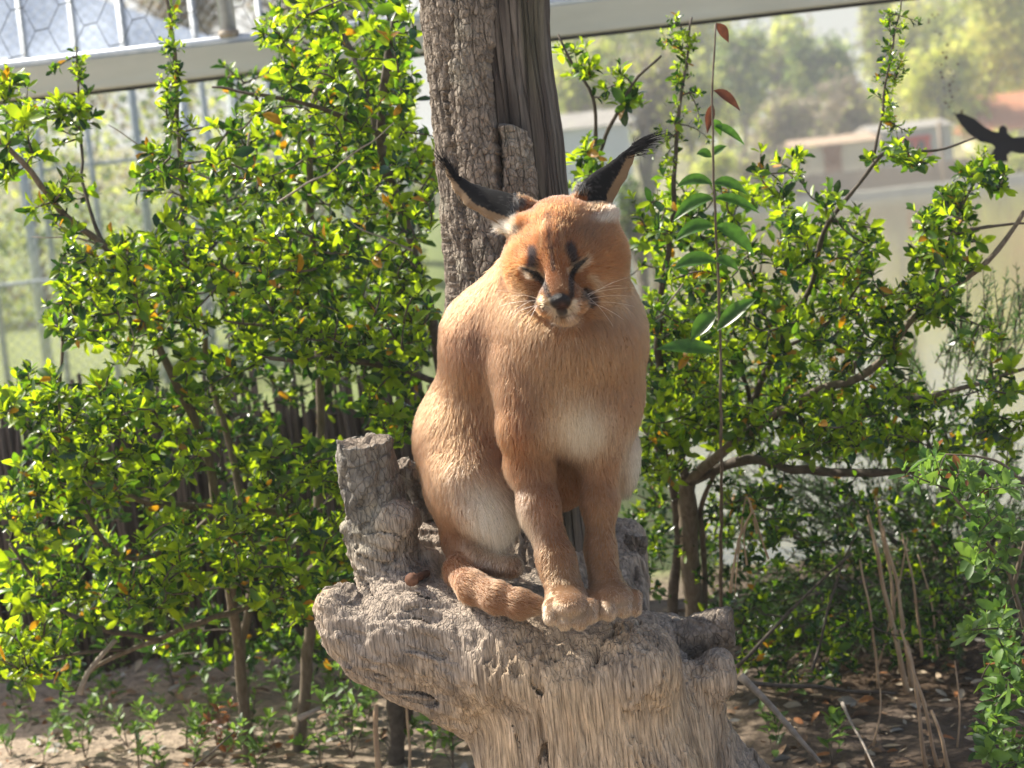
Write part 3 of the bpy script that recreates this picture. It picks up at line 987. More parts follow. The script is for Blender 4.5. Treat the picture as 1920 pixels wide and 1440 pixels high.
    # ---- trunk: bare dark core, with the bark that still clings to it as plates
    path = smooth_path([P(1000, 1060, 0.42), P(985, 800, 0.41), P(975, 560, 0.40), P(962, 400, 0.40), P(946, 240, 0.40), P(930, 100, 0.40), P(922, -40, 0.40), P(915, -260, 0.40)], 0.03)
    _, pyy = proj(path)
    rad = np.array([L(np.interp(y, [-260, 0, 150, 300, 420, 560, 1060], [112, 113, 108, 112, 114, 118, 165]), 0.4) for y in pyy])
    def core(U, Vv, p, rr):
        f = fbm(p * np.array((70, 70, 5)), 3, 80)
        f2 = 1 - np.abs(fbm(p * np.array((38, 38, 2.6)), 2, 84)) * 2.4
        h = 0.004 * f + 0.006 * f2 - 0.004 + 0.006 * fbm(p * 8, 2, 86)
        c = np.array((0.062, 0.050, 0.041)) * (1 + 1.2 * f)[..., None]
        pale = sstep(0.05, 0.35, fbm(p * np.array((48, 48, 4)), 3, 88))
        c = c + 0.5 * pale[..., None] * (np.array((0.20, 0.175, 0.145)) - c)
        gr = sstep(0.0, 0.3, fbm(p * np.array((20, 20, 6)), 2, 90)) * 0.3
        c = c + gr[..., None] * (np.array((0.10, 0.105, 0.05)) - c)
        return h, c
    V, Q, C = bark_grid(path, rad * 0.93, 220, 320, core)
    trunk = link('trunk', mesh('trunk_core', V - off, [Q], [bare], attrs={'col': np.clip(C, 0.015, 0.5)}), root)
    T, N, B = frames(path)
    # bark sheets, each with its own left and right edge in the photograph at several heights
    plates = [
        ([(-60, 788, 868), (60, 800, 870), (140, 808, 860), (200, 810, 858), (290, 816, 866), (360, 838, 880), (440, 856, 893), (540, 876, 906), (640, 880, 915)], 0.012, 100),
        ([(-60, 866, 935), (60, 866, 930), (140, 858, 925), (200, 858, 926), (290, 866, 938), (340, 874, 940), (440, 891, 950), (540, 904, 965), (640, 913, 975)], 0.015, 120),
        ([(244, 934, 952), (262, 938, 990), (300, 940, 996), (360, 942, 1004), (440, 952, 1012), (540, 966, 1022), (640, 976, 1030)], 0.013, 140),
        ([(-60, 770, 795), (60, 775, 803), (200, 790, 812), (360, 812, 838), (540, 850, 876), (640, 856, 882)], 0.010, 180),
    ]
    for rows, thick, seed in plates:
        nv, nu = 560, 110
        ys = np.linspace(rows[0][0], rows[-1][0], nv)
        xl = np.interp(ys, [r[0] for r in rows], [r[1] for r in rows]) + 3.0 * vnoise(np.stack([ys / 16, ys * 0, ys * 0 + seed], 1)) + 2 * vnoise(np.stack([ys / 5, ys * 0, ys * 0 + seed], 1))
        xr = np.interp(ys, [r[0] for r in rows], [r[2] for r in rows]) + 3.5 * vnoise(np.stack([ys / 14, ys * 0 + 5, ys * 0 + seed], 1)) + 2 * vnoise(np.stack([ys / 5, ys * 0 + 9, ys * 0 + seed], 1))
        cxs = np.interp(ys, pyy[::-1], proj(path)[0][::-1])
        rpx = np.interp(ys, pyy[::-1], (rad / L(1, 0.4))[::-1])
        ctr = np.stack([np.interp(ys, pyy[::-1], path[::-1, i]) for i in range(3)], 1)
        tt = np.linspace(0, 1, nu)
        sl = np.clip((xl - cxs) / rpx, -0.9985, 0.9985); sr = np.clip((xr - cxs) / rpx, -0.9985, 0.9985)
        al, ar = np.arcsin(sl), np.arcsin(sr)
        wrap = 0.55 if rows[0][1] < 780 else 0.0
        al = al - wrap
        ang = al[:, None] + (ar - al)[:, None] * tt[None]
        rr = L(rpx, 0.4)
        dirn = np.sin(ang)[..., None] * CR - np.cos(ang)[..., None] * CF
        p0 = ctr[:, None] + dirn * rr[:, None, None]
        f = bark_disp(125, 85, 0.0045, (0.235, 0.198, 0.158), seed)
        vv = np.broadcast_to((ys * L(1, 0.4))[:, None], ang.shape)
        h, colr = f(ang, vv, p0, rr[:, None])
        edge = np.minimum(np.minimum(tt, 1 - tt)[None] * (xr - xl)[:, None] / 6.0, 1.0)
        edge = np.minimum(edge, np.minimum((ys - ys[0]) / 8.0, 1)[:, None] if rows[0][0] > 0 else 1.0)
        prof = np.sqrt(np.clip(edge, 0, 1))
        # a plate bellies out between its edges, so the furrow between two plates is deep
        belly = np.sin(np.pi * tt)[None] * 0.006
        W = p0 + dirn * (prof * (thick * 0.75 + h + belly) - 0.016 * (1 - prof))[..., None]
        i = np.arange(nv - 1)[:, None] * nu; j = np.arange(nu - 1)[None]
        Qp = np.stack([i + j, i + j + 1, i + nu + j + 1, i + nu + j], -1).reshape(-1, 4)[:, ::-1]
        pl = link('bark_plate', mesh('bark_plate', W.reshape(-1, 3) - off, [Qp], [barkm], attrs={'col': np.clip(colr.reshape(-1, 3), 0.02, 0.6)}), trunk)
    # ---- broken limbs
    def limb(name, pts, rp, seed, base, depth=0.005, cu=60, cv=34, nu=110, nv=120, label=None):
        path = smooth_path([P(*q) for q in pts], 0.012)
        s = np.linspace(0, 1, len(path))
        rad = np.interp(s, np.linspace(0, 1, len(rp)), [L(r, pts[0][2]) for r in rp])
        Vv, Qq, Cc = bark_grid(path, rad, nu, nv, bark_disp(cu, cv, depth, base, seed))
        # a ragged broken end
        tip = path[-1]; ax = path[-1] - path[-3]; ax /= np.linalg.norm(ax)
        top = Vv[-nu:]
        rag = 0.012 * fbm(top * 45, 3, seed + 30)
        top += ax * rag[:, None]
        rings = [Vv[-nu:] * (1 - q) + (tip - ax * 0.006) * q + ax * (0.010 * fbm((Vv[-nu:] * (1 - q) + tip * q) * 70, 3, seed + 33))[:, None] for q in (0.12, 0.35, 0.6, 0.85)]
        n0 = len(Vv)
        VV = np.concatenate([Vv] + rings + [[tip - ax * 0.006]])
        ex = []
        for kx in range(4):
            a = (n0 - nu if kx == 0 else n0 + (kx - 1) * nu) + np.arange(nu)
            b = n0 + kx * nu + np.arange(nu)
            ex.append(np.stack([a, np.roll(a, -1), np.roll(b, -1), b], 1))
        b = n0 + 3 * nu + np.arange(nu)
        tri = np.stack([b, np.roll(b, -1), np.full(nu, len(VV) - 1)], 1)
        CC = np.concatenate([Cc, np.tile(np.array((0.17, 0.14, 0.11)), (4 * nu + 1, 1)) * (1 + 0.8 * fbm(VV[n0:] * 60, 3, seed)[:, None])])
        o = link(name, mesh(name, VV - off, [Qq] + ex + [tri], [barkm], attrs={'col': np.clip(CC, 0.02, 0.5)}), root)
        if label:
            o['label'] = label
        return o
    limb('broken_limb', [(722, 1015, 0.20), (704, 940, 0.19), (690, 880, 0.185), (682, 826, 0.18)], [52, 46, 44, 41], 200, (0.165, 0.155, 0.135), depth=0.006, cu=26, cv=20, label='upright broken limb with peeling grey bark plates')
    limb('broken_limb', [(815, 960, 0.30), (782, 905, 0.29), (752, 874, 0.28)], [24, 20, 15], 230, (0.13, 0.115, 0.10), nu=60, nv=60)
    limb('broken_limb', [(1225, 1222, 0.17), (1290, 1195, 0.15), (1340, 1180, 0.14), (1374, 1174, 0.135)], [42, 37, 34, 27], 260, (0.225, 0.19, 0.155), cu=30, cv=12, label='short broken side limb with ragged end')
    limb('broken_limb', [(1180, 1120, 0.36), (1186, 1050, 0.36), (1192, 1005, 0.36)], [22, 18, 13], 290, (0.17, 0.145, 0.12), nu=60, nv=60)
    limb('broken_limb', [(665, 1170, 0.13), (640, 1130, 0.125), (636, 1112, 0.12)], [34, 30, 24], 310, (0.27, 0.235, 0.20), nu=70, nv=50, cu=20, cv=14)
    # rusty bolt driven into the stump
    rust = plain('rusty iron', (0.12, 0.055, 0.03), (0.20, 0.10, 0.06), 300, 0.8, 0.0005)
    mb = MB()
    a, b = P(800, 1076, 0.16), P(774, 1086, 0.085)
    mb.tube([a, b], L(8, 0.1), 10); mb.tube([b, b + (b - a) * 0.12], L(13, 0.1), 10)
    link('bolt', mb.build('bolt', [rust]), root).location = Vector(-off)
    return root
# ================================================================ leaves and shrubs
def leaf_template(w=0.42, fold=0.16, curl=0.12, ob=0.6):
    """a small leaf along +Y, unit length: folded at the midrib, bent over at the tip; ob = where it is widest"""
    ys = np.array([0.0, 0.3, 0.65, 1.0])
    ws = np.array([0.0, w * (0.75 if ob > 0.5 else 1.0), w * (1.0 if ob > 0.5 else 0.72), 0.0]) / 2
    z = -curl * ys ** 2
    V = [(0, 0, 0), (0, ys[1], z[1]), (0, ys[2], z[2]), (0, 1, z[3]),
         (-ws[1], ys[1], z[1] + fold * ws[1] * 2), (-ws[2], ys[2], z[2] + fold * ws[2] * 2), (ws[1], ys[1], z[1] + fold * ws[1] * 2), (ws[2], ys[2], z[2] + fold * ws[2] * 2),
         (-ws[2] * 0.55, 0.88, -curl * 0.77 + 0.02), (ws[2] * 0.55, 0.88, -curl * 0.77 + 0.02)]
    F = [(0, 6, 1), (0, 1, 4), (1, 6, 7, 2), (1, 2, 5, 4), (2, 7, 9, 3), (2, 3, 8, 5)]
    return np.array(V), F

LEAF_V = [leaf_template(0.40, 0.22, 0.10), leaf_template(0.46, 0.30, 0.22), leaf_template(0.36, 0.14, -0.08), leaf_template(0.50, 0.18, 0.30)]
LEAF_F = LEAF_V[0][1]
LEAF_V = [v for v, _ in LEAF_V]
LM = {}
def leaf_mats():
    LM['firethorn'] = [leaf_mat('young firethorn leaf', (0.14, 0.26, 0.012), (0.46, 0.62, 0.012), mix=0.58),
                       leaf_mat('firethorn leaf', (0.052, 0.128, 0.012), (0.17, 0.34, 0.010), mix=0.46),
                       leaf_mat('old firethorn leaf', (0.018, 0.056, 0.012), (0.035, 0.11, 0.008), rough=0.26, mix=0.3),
                       leaf_mat('yellowing firethorn leaf', (0.42, 0.20, 0.012), (0.60, 0.30, 0.01), mix=0.5)]
    LM['pale'] = [leaf_mat('soft pale leaf', (0.13, 0.24, 0.05), (0.24, 0.40, 0.05), rough=0.5, mix=0.45),
                  leaf_mat('soft green leaf', (0.075, 0.16, 0.035), (0.15, 0.30, 0.04), rough=0.5, mix=0.45),
                  leaf_mat('soft dark leaf', (0.035, 0.085, 0.025), (0.07, 0.17, 0.03), rough=0.45, mix=0.4),
                  leaf_mat('reddened leaf', (0.20, 0.085, 0.04), (0.30, 0.12, 0.04), mix=0.45)]
    LM['privet'] = [leaf_mat('privet leaf', (0.045, 0.125, 0.018), (0.12, 0.30, 0.015), rough=0.32, mix=0.4, scale=90)]
    LM['dry'] = [leaf_mat('withered brown leaf', (0.095, 0.036, 0.018), (0.16, 0.045, 0.015), rough=0.55, mix=0.35, scale=90)]
    LM['juniper'] = [leaf_mat('juniper scale foliage', (0.065, 0.125, 0.045), (0.11, 0.21, 0.04), rough=0.55, mix=0.35)]
    LM['far'] = [leaf_mat('far spring foliage', (0.46, 0.50, 0.12), (0.76, 0.80, 0.16), rough=0.6, mix=0.5, scale=1.0),
                 leaf_mat('far green foliage', (0.17, 0.24, 0.075), (0.28, 0.38, 0.08), rough=0.6, mix=0.45, scale=1.0),
                 leaf_mat('far dark foliage', (0.07, 0.115, 0.05), (0.10, 0.17, 0.045), rough=0.6, mix=0.35, scale=1.0),
                 leaf_mat('far tan twigs', (0.36, 0.29, 0.21), (0.40, 0.33, 0.22), rough=0.7, mix=0.35, scale=1.0),
                 leaf_mat('far yellow blossom', (0.58, 0.54, 0.14), (0.80, 0.74, 0.16), rough=0.6, mix=0.5, scale=1.0)]
    LM['stem'] = plain('young bark', (0.10, 0.075, 0.05), (0.19, 0.155, 0.115), 70, 0.75, 0.0015, stretch=(2, 2, 0.5))
    LM['darkstem'] = plain('dark thorny bark', (0.055, 0.042, 0.032), (0.12, 0.10, 0.078), 60, 0.75, 0.0015)
    LM['cane'] = plain('dry bleached cane', (0.34, 0.22, 0.13), (0.50, 0.37, 0.24), 40, 0.6, 0.0006, stretch=(2, 2, 0.3))
    LM['greystick'] = plain('grey dead stick', (0.20, 0.17, 0.14), (0.36, 0.32, 0.27), 60, 0.85, 0.0015)

def basis(d, up):
    """rotation matrices whose Y column is d and whose Z column is up made square to it"""
    d = d / (np.linalg.norm(d, axis=-1, keepdims=True) + 1e-9)
    x = np.cross(d, up)
    x /= np.linalg.norm(x, axis=-1, keepdims=True) + 1e-9
    z = np.cross(x, d)
    return np.stack([x, d, z], -1)

def leaves_mesh(name, pos, rot, size, shape, mi, mats):
    nv = len(LEAF_V[0])
    T = np.array(LEAF_V)[shape]
    V = (np.einsum('nij,nkj->nki', rot, T) * size[:, None, None] + pos[:, None]).reshape(-1, 3)
    base = np.arange(len(pos))[:, None] * nv
    tri = [f for f in LEAF_F if len(f) == 3]; quad = [f for f in LEAF_F if len(f) == 4]
    F3 = (base[:, None] + np.array(tri)[None].reshape(1, -1, 3)).reshape(-1, 3)
    F4 = (base[:, None] + np.array(quad)[None].reshape(1, -1, 4)).reshape(-1, 4)
    mid = np.concatenate([np.repeat(mi, len(tri)), np.repeat(mi, len(quad))])
    return mesh(name, V, [F3, F4], mats, True, mid)

class Shrub:
    def __init__(s, name, label, base, kind='firethorn', seed=1, group=None, category='shrub'):
        s.root = thing(name, label, category, base, group)
        s.off = np.array(s.root.location)
        s.r = np.random.default_rng(seed)
        s.kind = kind
        s.sk = np.zeros((0, 3)); s.skd = np.zeros((0, 3))
        s.tw = MB()
        s.leaf = []          # pos, dir, up, size, shape, mat
        s.count = 0
        s.young = 0.6
    def branch(s, pts, r0, r1, mat='stem', name='branch', wig=0.004, sides=8, grow=True, raw=False):
        pts = np.array(pts if raw else [P(*q) for q in pts])
        p = smooth_path(pts, 0.018)
        p = p + wig * np.stack([vnoise(p * 22 + s.count * 7.3, q) for q in (1, 2, 3)], 1)
        t = np.linspace(0, 1, len(p))
        rad = (r0 + (r1 - r0) * t) * (1 + 0.16 * vnoise(p * 60, 5))
        V, F = tube(p - s.off, rad, sides)
        o = link(name, mesh(name, V, F, [LM[mat]]), s.root)
        s.count += 1
        if grow:
            T = np.gradient(p, axis=0); T /= np.linalg.norm(T, axis=1)[:, None]
            s.sk = np.concatenate([s.sk, p]); s.skd = np.concatenate([s.skd, T])
        return p
    def add_leaf(s, pos, d, up, size, m=None):
        r = s.r
        if m is None:
            m = s.pick()
        s.leaf.append((pos, d, up, size, int(r.integers(4)), m))
    def pick(s):
        x, k = s.r.random(), 0
        while k < 3 and x > s.mix[k]:
            x -= s.mix[k]; k += 1
        return k
    def rosette(s, tip, ax, size, n=None):
        r = s.r
        n = n or int(r.integers(5, 9))
        ax = unit(ax)
        a = unit(cross1(ax, r.normal(size=3))); b = cross1(ax, a)
        ph = r.random() * 6.28
        young = r.random() < s.young
        size = size * r.uniform(0.62, 1.3)
        for i in range(n):
            an = ph + i * 2.4
            out = a * math.cos(an) + b * math.sin(an)
            f = i / n
            tilt = R(18 + 62 * f + r.uniform(-12, 12))
            d = ax * math.cos(tilt) + out * math.sin(tilt)
            up = ax * math.sin(tilt) - out * math.cos(tilt) + r.normal(0, 0.25, 3)
            m = 0 if (young and f < 0.75) else s.pick()
            s.add_leaf(tip - ax * 0.012 * f, d, up, size * r.uniform(0.6, 1.15) * (0.65 + 0.45 * f), m)
    def shoot(s, p, size, every=0.011, t0=0.1, tuft=True):
        """leaves set alternately along a shoot, shorter towards its tip"""
        r = s.r
        T = np.gradient(p, axis=0)
        seg = np.linalg.norm(np.diff(p, axis=0), axis=1); S = np.concatenate([[0], np.cumsum(seg)])
        x = S[-1] * t0; an = r.random() * 6
        while x < S[-1]:
            q = np.array([np.interp(x, S, p[:, i]) for i in range(3)]); t = np.array([np.interp(x, S, T[:, i]) for i in range(3)])
            t = unit(t)
            a = unit(cross1(t, (0.3, 0.9, 0.2))); b = cross1(t, a)
            out = a * math.cos(an) + b * math.sin(an)
            d = out * 0.8 + t * 0.55 + r.normal(0, 0.15, 3) + np.array((0, 0, 0.12))
            s.add_leaf(q, d, t + np.array((0, 0, 0.6)) + r.normal(0, 0.3, 3), size * r.uniform(0.55, 1.15))
            an += 2.4 + r.normal(0, 0.3); x += every * r.uniform(0.5, 1.6)
        if tuft:
            s.rosette(p[-1], T[-1] + np.array((0, 0, 0.3)) * np.linalg.norm(T[-1]), size)
    def fill(s, blobs, size=0.03, maxlen=0.30, twr=0.0016, every=0.014, mat='darkstem', clump=0.0):
        """blobs: (px, py, rx, ry, Y0, Y1, n): leafy twig tips in that part of the shrub, each joined to the nearest wood"""
        r = s.r
        tips = []
        for (cx, cy, rx, ry, y0, y1, n) in blobs:
            for _ in range(n):
                while True:
                    a, b = r.uniform(-1, 1, 2)
                    if a * a + b * b < 1: break
                q = P(cx + a * rx, cy + b * ry, r.uniform(y0, y1))
                if q[2] > 0.03 and (not clump or vnoise(q[None] * 9.0, 61)[0] > r.uniform(-1.2, clump)):
                    tips.append(q)
        tips = np.array(tips)
        d0 = np.array([np.min(((s.sk - q) ** 2).sum(1)) for q in tips])
        for q in tips[np.argsort(d0)]:
            dv = s.sk - q
            cost = np.sqrt((dv ** 2).sum(1)) + 0.5 * np.maximum(0, dv[:, 2] - 0.01)
            i = int(np.argmin(cost))
            a = s.sk[i]
            ln = np.linalg.norm(q - a)
            if ln < 0.012:
                q = a + r.normal(0, 0.025, 3); ln = np.linalg.norm(q - a)
            m = a + (q - a) * 0.5 + s.skd[i] * ln * 0.18 + r.normal(0, 0.10, 3) * ln + np.array((0, 0, -0.06 * ln))
            n = max(4, int(ln / 0.018) + 2)
            t = np.linspace(0, 1, n)[:, None]
            p = (1 - t) ** 2 * a + 2 * t * (1 - t) * m + t * t * q
            s.tw.tube(p - s.off, twr * np.linspace(1.25 + min(1.2, ln * 3), 0.55, n), 4)
            T = np.gradient(p, axis=0); T /= np.linalg.norm(T, axis=1)[:, None] + 1e-9
            s.sk = np.concatenate([s.sk, p[1:]]); s.skd = np.concatenate([s.skd, T[1:]])
            s.shoot(p, size, every, t0=0.25 if ln > 0.06 else 0.0, tuft=False)
            s.rosette(q, T[-1] * 0.6 + np.array((0, -0.1, 0.75)) + r.normal(0, 0.35, 3), size)
            # a side spur
            if r.random() < 0.6:
                b = p[int(r.integers(1, n))]
                e = b + (r.normal(0, 0.5, 3) + np.array((0, 0, 0.7))) * 0.022
                s.tw.tube(np.array([b, e]) - s.off, [twr * 0.7, twr * 0.4], 3)
                s.rosette(e, e - b, size * 0.8, int(r.integers(4, 7)))
    def done(s, singles=280, mats=None):
        mats = mats or LM[s.kind]
        if s.tw.n:
            o = link('twigs', s.tw.build('twigs', [LM['darkstem']]), s.root); o['kind'] = 'stuff'
        A = s.leaf
        if not A:
            return s.root
        pos = np.array([a[0] for a in A]); d = np.array([a[1] for a in A]); up = np.array([a[2] for a in A])
        size = np.array([a[3] for a in A]); shp = np.array([a[4] for a in A]); mi = np.minimum(np.array([a[5] for a in A]), len(mats) - 1)
        rot = basis(d, up)
        px, py = proj(pos)
        inf = (px > 5) & (px < 1915) & (py > 5) & (py < 1435)
        score = size / (pos[:, 1] + 3.0) * np.where(inf, 1, 0.01)
        order = np.argsort(-score)
        one, rest = order[:singles], order[singles:]
        cache = {}
        for i in one:
            k = (shp[i], mi[i])
            if k not in cache:
                cache[k] = mesh('leaf', LEAF_V[shp[i]], LEAF_F, [mats[mi[i]]])
            o = link('leaf', cache[k], s.root)
            M4 = Matrix([list(rot[i][0] * size[i]) + [0], list(rot[i][1] * size[i]) + [0], list(rot[i][2] * size[i]) + [0], [0, 0, 0, 1]])
            M4.translation = Vector(pos[i] - s.off)
            o.matrix_local = M4
        if len(rest):
            o = link('foliage', leaves_mesh('foliage', pos[rest] - s.off, rot[rest], size[rest], shp[rest], mi[rest], mats), s.root)
            o['kind'] = 'stuff'
        return s.root

def build_shrubs():
    leaf_mats()
    # ---------------- big firethorn on the left
    s = Shrub('firethorn_shrub', 'large bright green firethorn shrub filling the space left of the barked trunk', PG(560, 1420), seed=3)
    s.mix = [0.34, 0.30, 0.33, 0.03]
    g1, g2, g3 = (560, 1420, 1.38), (730, 1440, 1.3), (470, 1430, 1.34)
    def b(pts, r0, r1, **k): return s.branch(pts, r0, r1, **k)
    b([g3, (450, 1250, 1.3), (425, 1060, 1.2), (382, 830, 1.1), (300, 660, 1.0), (250, 560, 0.95), (200, 470, 0.9), (110, 390, 0.85), (40, 300, 0.8), (-20, 250, 0.8)], 0.013, 0.005)
    b([(450, 1250, 1.3), (470, 1050, 1.3), (432, 840, 1.3), (392, 700, 1.3), (380, 600, 1.25), (352, 540, 1.2), (342, 430, 1.15), (336, 250, 1.1), (322, 60, 1.05), (308, -30, 1.05)], 0.009, 0.003)
    b([g1, (580, 1200, 1.35), (602, 800, 1.3), (588, 480, 1.2), (580, 330, 1.15), (585, 210, 1.1), (612, 130, 1.1), (640, 20, 1.1)], 0.013, 0.005)
    b([g2, (790, 1200, 1.2), (830, 760, 1.1), (772, 460, 1.05), (716, 280, 1.0), (722, 150, 0.95), (745, -20, 0.95)], 0.015, 0.007, mat='darkstem')
    b([(716, 280, 1.0), (680, 150, 1.05), (640, 60, 1.1), (612, -20, 1.1)], 0.008, 0.004, mat='darkstem')
    b([(830, 720, 1.1), (740, 690, 1.0), (650, 675, 0.9), (505, 672, 0.85)], 0.007, 0.004, mat='darkstem')
    b([(800, 650, 1.05), (690, 635, 1.0), (560, 622, 0.95), (420, 602, 0.9)], 0.005, 0.002, mat='darkstem')
    b([(722, 255, 0.95), (620, 210, 0.9), (500, 178, 0.85), (395, 165, 0.85)], 0.006, 0.002, mat='darkstem')
    b([(600, 1000, 1.3), (560, 965, 1.2), (430, 950, 1.05), (270, 942, 0.95), (130, 885, 0.9)], 0.009, 0.004)
    b([(600, 1060, 1.3), (520, 1110, 1.15), (400, 1160, 1.0), (290, 1200, 0.95), (180, 1250, 0.95), (150, 1292, 0.95)], 0.008, 0.004)
    b([(430, 950, 1.05), (250, 1050, 0.95), (130, 900, 0.9), (110, 760, 0.85), (118, 640, 0.85)], 0.006, 0.003)
    b([(300, 1200, 0.95), (200, 1180, 0.9), (100, 1130, 0.9), (20, 1020, 0.9)], 0.006, 0.003, mat='darkstem')
    b([(240, 1220, 0.95), (120, 1230, 0.9), (30, 1260, 0.85)], 0.004, 0.002, mat='darkstem')
    b([(382, 830, 1.1), (300, 800, 1.0), (200, 730, 0.9), (60, 720, 0.85)], 0.005, 0.002, mat='darkstem')
    b([(380, 620, 1.2), (250, 590, 1.0), (130, 598, 0.9)], 0.004, 0.002, mat='darkstem')
    b([(200, 470, 0.9), (176, 420, 0.92), (154, 340, 0.95), (150, 240, 1.0), (144, 88, 1.0)], 0.004, 0.0018, mat='darkstem')
    bare = []
    for pts in ([(420, 345, 1.0), (300, 295, 0.95), (205, 234, 0.9)], [(520, 380, 0.8), (640, 305, 0.75), (738, 230, 0.7)], [(770, 470, 0.8), (700, 440, 0.8), (640, 400, 0.8)], [(470, 250, 1.0), (465, 310, 1.0), (455, 360, 1.0)], [(196, 466, 0.9), (150, 450, 0.9), (62, 444, 0.9)], [(235, 690, 0.9), (250, 640, 0.9), (240, 600, 0.9)], [(560, 40, 1.2), (540, 10, 1.2), (525, -30, 1.2)]):
        s.branch(pts, 0.0022, 0.0009, mat='greystick', name='bare_twig', grow=False)
    blobs = [(640, 90, 165, 110, 0.75, 1.5, 60), (560, 290, 210, 95, 0.7, 1.5, 62), (715, 330, 110, 190, 0.8, 1.5, 66), (120, 215, 60, 20, 0.9, 1.05, 5),
             (330, 340, 95, 65, 0.8, 1.3, 24), (35, 260, 50, 90, 0.7, 0.95, 12), (15, 165, 22, 22, 0.8, 0.9, 3), (430, 470, 230, 85, 0.7, 1.5, 76), (250, 590, 170, 75, 0.7, 1.3, 44), (600, 560, 190, 100, 0.7, 1.5, 70),
             (110, 760, 110, 60, 0.7, 1.0, 34), (240, 850, 140, 100, 0.7, 1.1, 48), (560, 665, 240, 45, 0.7, 1.2, 30), (570, 880, 120, 55, 0.7, 1.3, 42), (90, 930, 100, 80, 0.75, 1.1, 30), (480, 1030, 190, 95, 0.7, 1.4, 74),
             (190, 1090, 190, 85, 0.75, 1.2, 52), (560, 1120, 90, 50, 0.8, 1.3, 22), (50, 1225, 70, 55, 0.75, 1.0, 18), (740, 760, 55, 70, 0.8, 1.2, 16), (765, 590, 50, 90, 0.8, 1.2, 24), (300, 740, 190, 40, 0.8, 1.2, 18), (120, 380, 70, 60, 0.7, 1.0, 12), (140, 520, 60, 50, 0.7, 1.0, 10)]
    s.fill([q[:6] + (int(q[6] * 2.3),) for q in blobs], 0.034, every=0.012, clump=0.35)
    s.fill([(322, 140, 15, 150, 1.0, 1.1, 34), (147, 180, 9, 100, 0.97, 1.03, 18)], 0.021, every=0.009)
    # shade inside the shrub, put into a darker leaf mix
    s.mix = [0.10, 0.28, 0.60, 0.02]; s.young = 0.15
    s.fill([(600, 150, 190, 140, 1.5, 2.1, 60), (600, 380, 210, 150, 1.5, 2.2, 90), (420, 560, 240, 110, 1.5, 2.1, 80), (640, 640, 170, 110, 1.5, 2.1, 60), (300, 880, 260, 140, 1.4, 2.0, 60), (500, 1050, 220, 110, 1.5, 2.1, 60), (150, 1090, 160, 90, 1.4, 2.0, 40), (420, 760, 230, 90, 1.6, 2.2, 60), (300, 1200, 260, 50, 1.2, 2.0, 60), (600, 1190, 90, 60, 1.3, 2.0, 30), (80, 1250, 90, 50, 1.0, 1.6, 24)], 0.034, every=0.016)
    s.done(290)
    # ---------------- the firethorn on the right
    s = Shrub('firethorn_shrub', 'spreading green firethorn shrub with several dark stems between the stump and the pond', PG(1290, 1330), seed=5)
    s.mix = [0.34, 0.31, 0.32, 0.03]
    g = (1290, 1340, 1.42)
    b([g, (1300, 1150, 1.36), (1292, 1000, 1.3), (1288, 900, 1.25)], 0.022, 0.018)
    b([(1255, 1345, 1.42), (1262, 1150, 1.4), (1272, 980, 1.36), (1250, 870, 1.3), (1210, 800, 1.2)], 0.012, 0.008, mat='darkstem')
    b([(1325, 1340, 1.4), (1322, 1100, 1.38), (1315, 960, 1.3), (1340, 880, 1.2)], 0.008, 0.005)
    b([(1288, 900, 1.25), (1246, 760, 1.15), (1235, 600, 1.05), (1258, 430, 1.0), (1270, 250, 0.95), (1298, 30, 0.95)], 0.010, 0.002, mat='darkstem')
    b([(1288, 900, 1.25), (1380, 830, 1.1), (1510, 745, 0.95), (1640, 690, 0.9), (1720, 590, 0.85), (1800, 530, 0.8), (1872, 465, 0.8), (1925, 395, 0.8)], 0.012, 0.004)
    b([(1288, 905, 1.25), (1400, 790, 1.2), (1365, 670, 1.15), (1215, 590, 1.1)], 0.007, 0.003, mat='darkstem')
    b([(1400, 790, 1.2), (1450, 660, 1.1), (1520, 540, 1.0), (1545, 430, 0.95), (1610, 345, 0.9), (1660, 288, 0.9), (1755, 280, 0.9), (1830, 258, 0.9)], 0.008, 0.002, mat='darkstem')
    b([(1640, 300, 0.9), (1648, 240, 0.9), (1665, 140, 0.9), (1695, -20, 0.9)], 0.003, 0.0015, mat='darkstem')
    b([(1290, 905, 1.25), (1400, 862, 1.15), (1500, 880, 1.05), (1640, 886, 0.95), (1800, 880, 0.9), (1930, 905, 0.85)], 0.011, 0.006, mat='darkstem')
    b([(1510, 800, 0.95), (1640, 760, 0.9), (1760, 740, 0.85), (1930, 690, 0.8)], 0.007, 0.003)
    b([(1720, 590, 0.85), (1770, 480, 0.85), (1800, 400, 0.85), (1835, 330, 0.85)], 0.005, 0.002, mat='darkstem')
    b([(1770, 440, 0.85), (1850, 425, 0.85), (1930, 420, 0.85)], 0.004, 0.002, mat='darkstem')
    b([(1246, 740, 1.15), (1160, 560, 1.15), (1100, 380, 1.1), (1130, 270, 1.05), (1185, 160, 1.0), (1240, 105, 1.0)], 0.008, 0.0025, mat='darkstem')
    b([(1120, 300, 1.05), (1112, 180, 1.0), (1080, 130, 1.0), (1045, 65, 1.0)], 0.004, 0.002, mat='darkstem')
    b([(1450, 660, 1.1), (1560, 600, 1.05), (1620, 520, 1.0)], 0.004, 0.002, mat='darkstem')
    b([(1600, 700, 0.9), (1610, 640, 0.9), (1640, 590, 0.9)], 0.004, 0.002, mat='darkstem')
    for pts in ([(1215, 600, 1.0), (1180, 640, 0.95)], [(1190, 560, 1.0), (1225, 590, 0.95)], [(1230, 600, 0.8), (1330, 478, 0.8), (1400, 470, 0.8)]):
        s.branch(pts, 0.002, 0.001, mat='greystick', name='bare_twig', grow=False)
